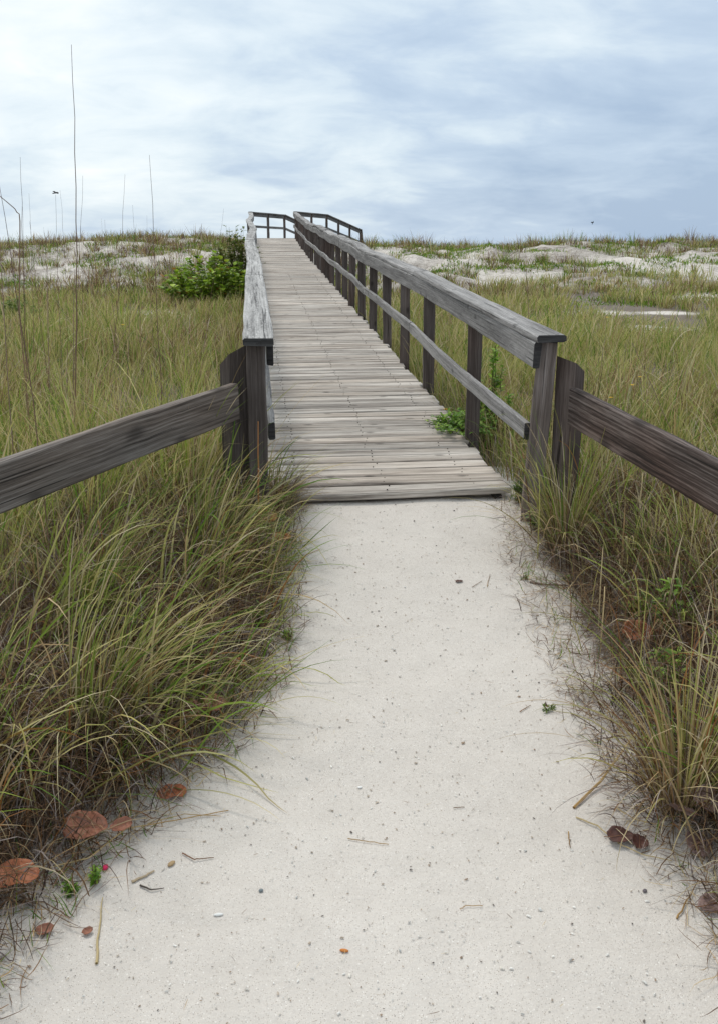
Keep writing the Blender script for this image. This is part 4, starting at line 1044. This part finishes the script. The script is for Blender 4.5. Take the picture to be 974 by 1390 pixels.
# shell fragments and pebbles on the sand: one mesh
def scatter_bits():
    n = 9500; y = 1.25 + 3.75 * rng.random(n) ** 1.35; x = path_l(y) - .15 + (path_r(y) - path_l(y) + .45) * rng.random(n)
    s = rng.lognormal(-.2, .5, n) * .0017 * (1 + .10 * y); s = np.clip(s, .0010, .0060)
    z = gz(x, y); V_ = []; F_ = []; Cc = []
    pal = np.array([(.82, .80, .76), (.70, .66, .60), (.45, .38, .31), (.20, .17, .15), (.09, .075, .07), (.36, .27, .20), (.6, .6, .58)])
    ch = rng.choice(7, n, p=[.32, .23, .15, .06, .02, .12, .10])
    base = np.array([(-1, -.6, 0), (1, -.5, .0), (.8, .7, 0), (-.7, .6, 0), (-.5, -.3, .7), (.5, -.3, .8), (.4, .4, .7), (-.4, .3, .6)])
    fq = np.array([(0, 1, 5, 4), (1, 2, 6, 5), (2, 3, 7, 6), (3, 0, 4, 7), (4, 5, 6, 7)])
    a = rng.random(n) * 6.283; flat = rng.uniform(.25, .8, n); asp = rng.uniform(.4, 1, n)
    b = base[None] * rng.uniform(.7, 1.3, (n, 8, 3)); bx = b[..., 0] * s[:, None]; by = b[..., 1] * (s * asp)[:, None]
    px = x[:, None] + bx * np.cos(a)[:, None] - by * np.sin(a)[:, None]; py = y[:, None] + bx * np.sin(a)[:, None] + by * np.cos(a)[:, None]
    pz = z[:, None] + b[..., 2] * (s * flat)[:, None] - .0003 + .003
    V_ = np.stack([px, py, pz], -1).reshape(-1, 3); Q_ = (fq[None] + (np.arange(n) * 8)[:, None, None]).reshape(-1, 4)
    g = Grass(); g.v = [V_]; g.q = [Q_]; g.c = [np.repeat(pal[ch] * rng.uniform(.8, 1.15, (n, 1)), 8, 0)]; g.n = len(V_)
    o = g.build('shell_fragments', M_dry); o.data.polygons.foreach_set('use_smooth', np.zeros(len(Q_), bool)); tag(o, 'crushed shell bits and grit scattered over the sand', 'shell fragments', kind='stuff')
scatter_bits()
# plant litter: short broken stems on the sand at the edges
G = Grass()
for side in (-1, 1):
    x, y, d = verge_pts(6500 if side > 0 else 4500, side, 1.2, 5.0, .75, .10); n = len(x); c = pick(n, dict(brown=4, straw=2, mauve=2))
    G.add(rt(x, y) + np.array([0, 0, .014]), rng.uniform(.02, .11, n), rng.uniform(.0014, .003, n), rng.random(n) * 6.283, rng.uniform(1.35, 1.6, n), rng.normal(0, .3, n), c, c, n=4, wander=.25)
y = 1.3 + 3.6 * rng.random(260); x = path_l(y) + (path_r(y) - path_l(y)) * rng.random(260); n = 260; c = pick(n, dict(brown=4, straw=2))
G.add(rt(x, y) + np.array([0, 0, .013]), rng.uniform(.008, .03, n), rng.uniform(.001, .0018, n), rng.random(n) * 6.283, np.full(n, 1.57), rng.normal(0, .2, n), c, c, n=3, wander=.2)
o = G.build('plant_litter', M_dry); tag(o, 'broken dead stems littering the sand along the path edges', 'plant litter', kind='stuff')

# ------------------------------------------------------------------ sky, sun, camera
SUN_EL, SUN_AZ = R(58), R(-25)     # azimuth measured from +Y towards +X
world = bpy.data.worlds.new('World'); bpy.context.scene.world = world; world.use_nodes = True
nt = world.node_tree; nd = nt.nodes; lk = nt.links; nd.clear()
sky = nd.new('ShaderNodeTexSky'); sky.sky_type = 'NISHITA'; sky.sun_disc = False; sky.sun_elevation = SUN_EL; sky.sun_rotation = SUN_AZ
sky.dust_density = 2.0; sky.ozone_density = 1.5
tc = nd.new('ShaderNodeTexCoord'); sep = nd.new('ShaderNodeSeparateXYZ'); lk.new(tc.outputs['Generated'], sep.inputs[0])
zc = mathn(nd, lk, 'MAXIMUM', sep.outputs[2], 0.0)
den = mathn(nd, lk, 'ADD', zc, .26)
cx = mathn(nd, lk, 'DIVIDE', sep.outputs[0], den); cy = mathn(nd, lk, 'DIVIDE', sep.outputs[1], den)
cb = nd.new('ShaderNodeCombineXYZ'); lk.new(cx, cb.inputs[0]); lk.new(cy, cb.inputs[1])
def wnoise(sx, sy, d, r, dist, off=0):
    mp = nd.new('ShaderNodeMapping'); mp.inputs['Scale'].default_value = (sx, sy, 1); mp.inputs['Location'].default_value = (off, off * .7, off * .3)
    lk.new(cb.outputs[0], mp.inputs[0]); n = N(nd, 'ShaderNodeTexNoise', Scale=1.0, Detail=float(d), Roughness=r, Distortion=dist); lk.new(mp.outputs[0], n.inputs['Vector']); return n.outputs['Fac']
n1 = wnoise(1.1, 1.3, 5, .5, .5, 3.1); n2 = wnoise(3.2, 4.0, 8, .58, .35, 8.0); n3 = wnoise(.35, .5, 3, .5, .2, 1.4)
f = mathn(nd, lk, 'ADD', mathn(nd, lk, 'MULTIPLY', n1, .46), mathn(nd, lk, 'MULTIPLY', n2, .34))
f = mathn(nd, lk, 'ADD', f, mathn(nd, lk, 'MULTIPLY', n3, .22))
f = mathn(nd, lk, 'ADD', mathn(nd, lk, 'MULTIPLY', mathn(nd, lk, 'SUBTRACT', f, .5), 1.08), .495)
# brighter overhead, greyer towards the horizon
el = ramp(nd, [(.0, (.0, .0, .0)), (.12, (.35, .35, .35)), (.30, (.75, .75, .75)), (.6, (1, 1, 1))]); lk.new(zc, el.inputs[0])
f2 = mathn(nd, lk, 'ADD', f, mathn(nd, lk, 'MULTIPLY', mathn(nd, lk, 'SUBTRACT', el.outputs[0], .5), .20))
# heavier cloud to the right
f2 = mathn(nd, lk, 'SUBTRACT', f2, mathn(nd, lk, 'MULTIPLY', mathn(nd, lk, 'MULTIPLY', sep.outputs[0], .36), mathn(nd, lk, 'SUBTRACT', 1.0, el.outputs[0])))
CK = 10.9
cl = ramp(nd, [(.30, (.37, .48, .63)), (.42, (.49, .60, .73)), (.50, (.63, .73, .81)), (.58, (.75, .83, .875)), (.70, (.90, .935, .95))]); lk.new(f2, cl.inputs[0])
clk = mixc(nd, lk, 1.0, cl.outputs[0], (CK, CK, CK), 'MULTIPLY')
col = mixc(nd, lk, .92, sky.outputs[0], clk)
bg = N(nd, 'ShaderNodeBackground', Strength=.10); lk.new(col, bg.inputs[0])
wo = nd.new('ShaderNodeOutputWorld'); lk.new(bg.outputs[0], wo.inputs[0])

sl = bpy.data.lights.new('sun', 'SUN'); sl.energy = 1.6; sl.angle = R(14); sl.color = (1, .94, .84)
so = bpy.data.objects.new('sun', sl); C.objects.link(so)
dv = Vector((math.sin(SUN_AZ) * math.cos(SUN_EL), math.cos(SUN_AZ) * math.cos(SUN_EL), math.sin(SUN_EL)))
so.rotation_euler = dv.to_track_quat('Z', 'Y').to_euler(); so.location = (0, 0, 30)

cam = bpy.data.cameras.new('camera'); co = bpy.data.objects.new('camera', cam); C.objects.link(co)
cam.sensor_fit = 'HORIZONTAL'; cam.sensor_width = 36; cam.lens = 36 * FPX / 974; cam.shift_y = -45 / 974
cam.clip_start = .05; cam.clip_end = 9000
co.location = (0, 0, EYE); co.rotation_euler = (math.pi / 2 - PITCH, 0, 0)
sc = bpy.context.scene; sc.camera = co
sc.view_settings.view_transform = 'Standard'; sc.view_settings.look = 'None'; sc.view_settings.gamma = 1; sc.view_settings.exposure = 0.10
sc.render.engine = 'CYCLES'; sc.cycles.use_denoising = True
sc.cycles.max_bounces = 6; sc.cycles.diffuse_bounces = 3; sc.cycles.transmission_bounces = 3
sc.render.resolution_x = 717; sc.render.resolution_y = 1024
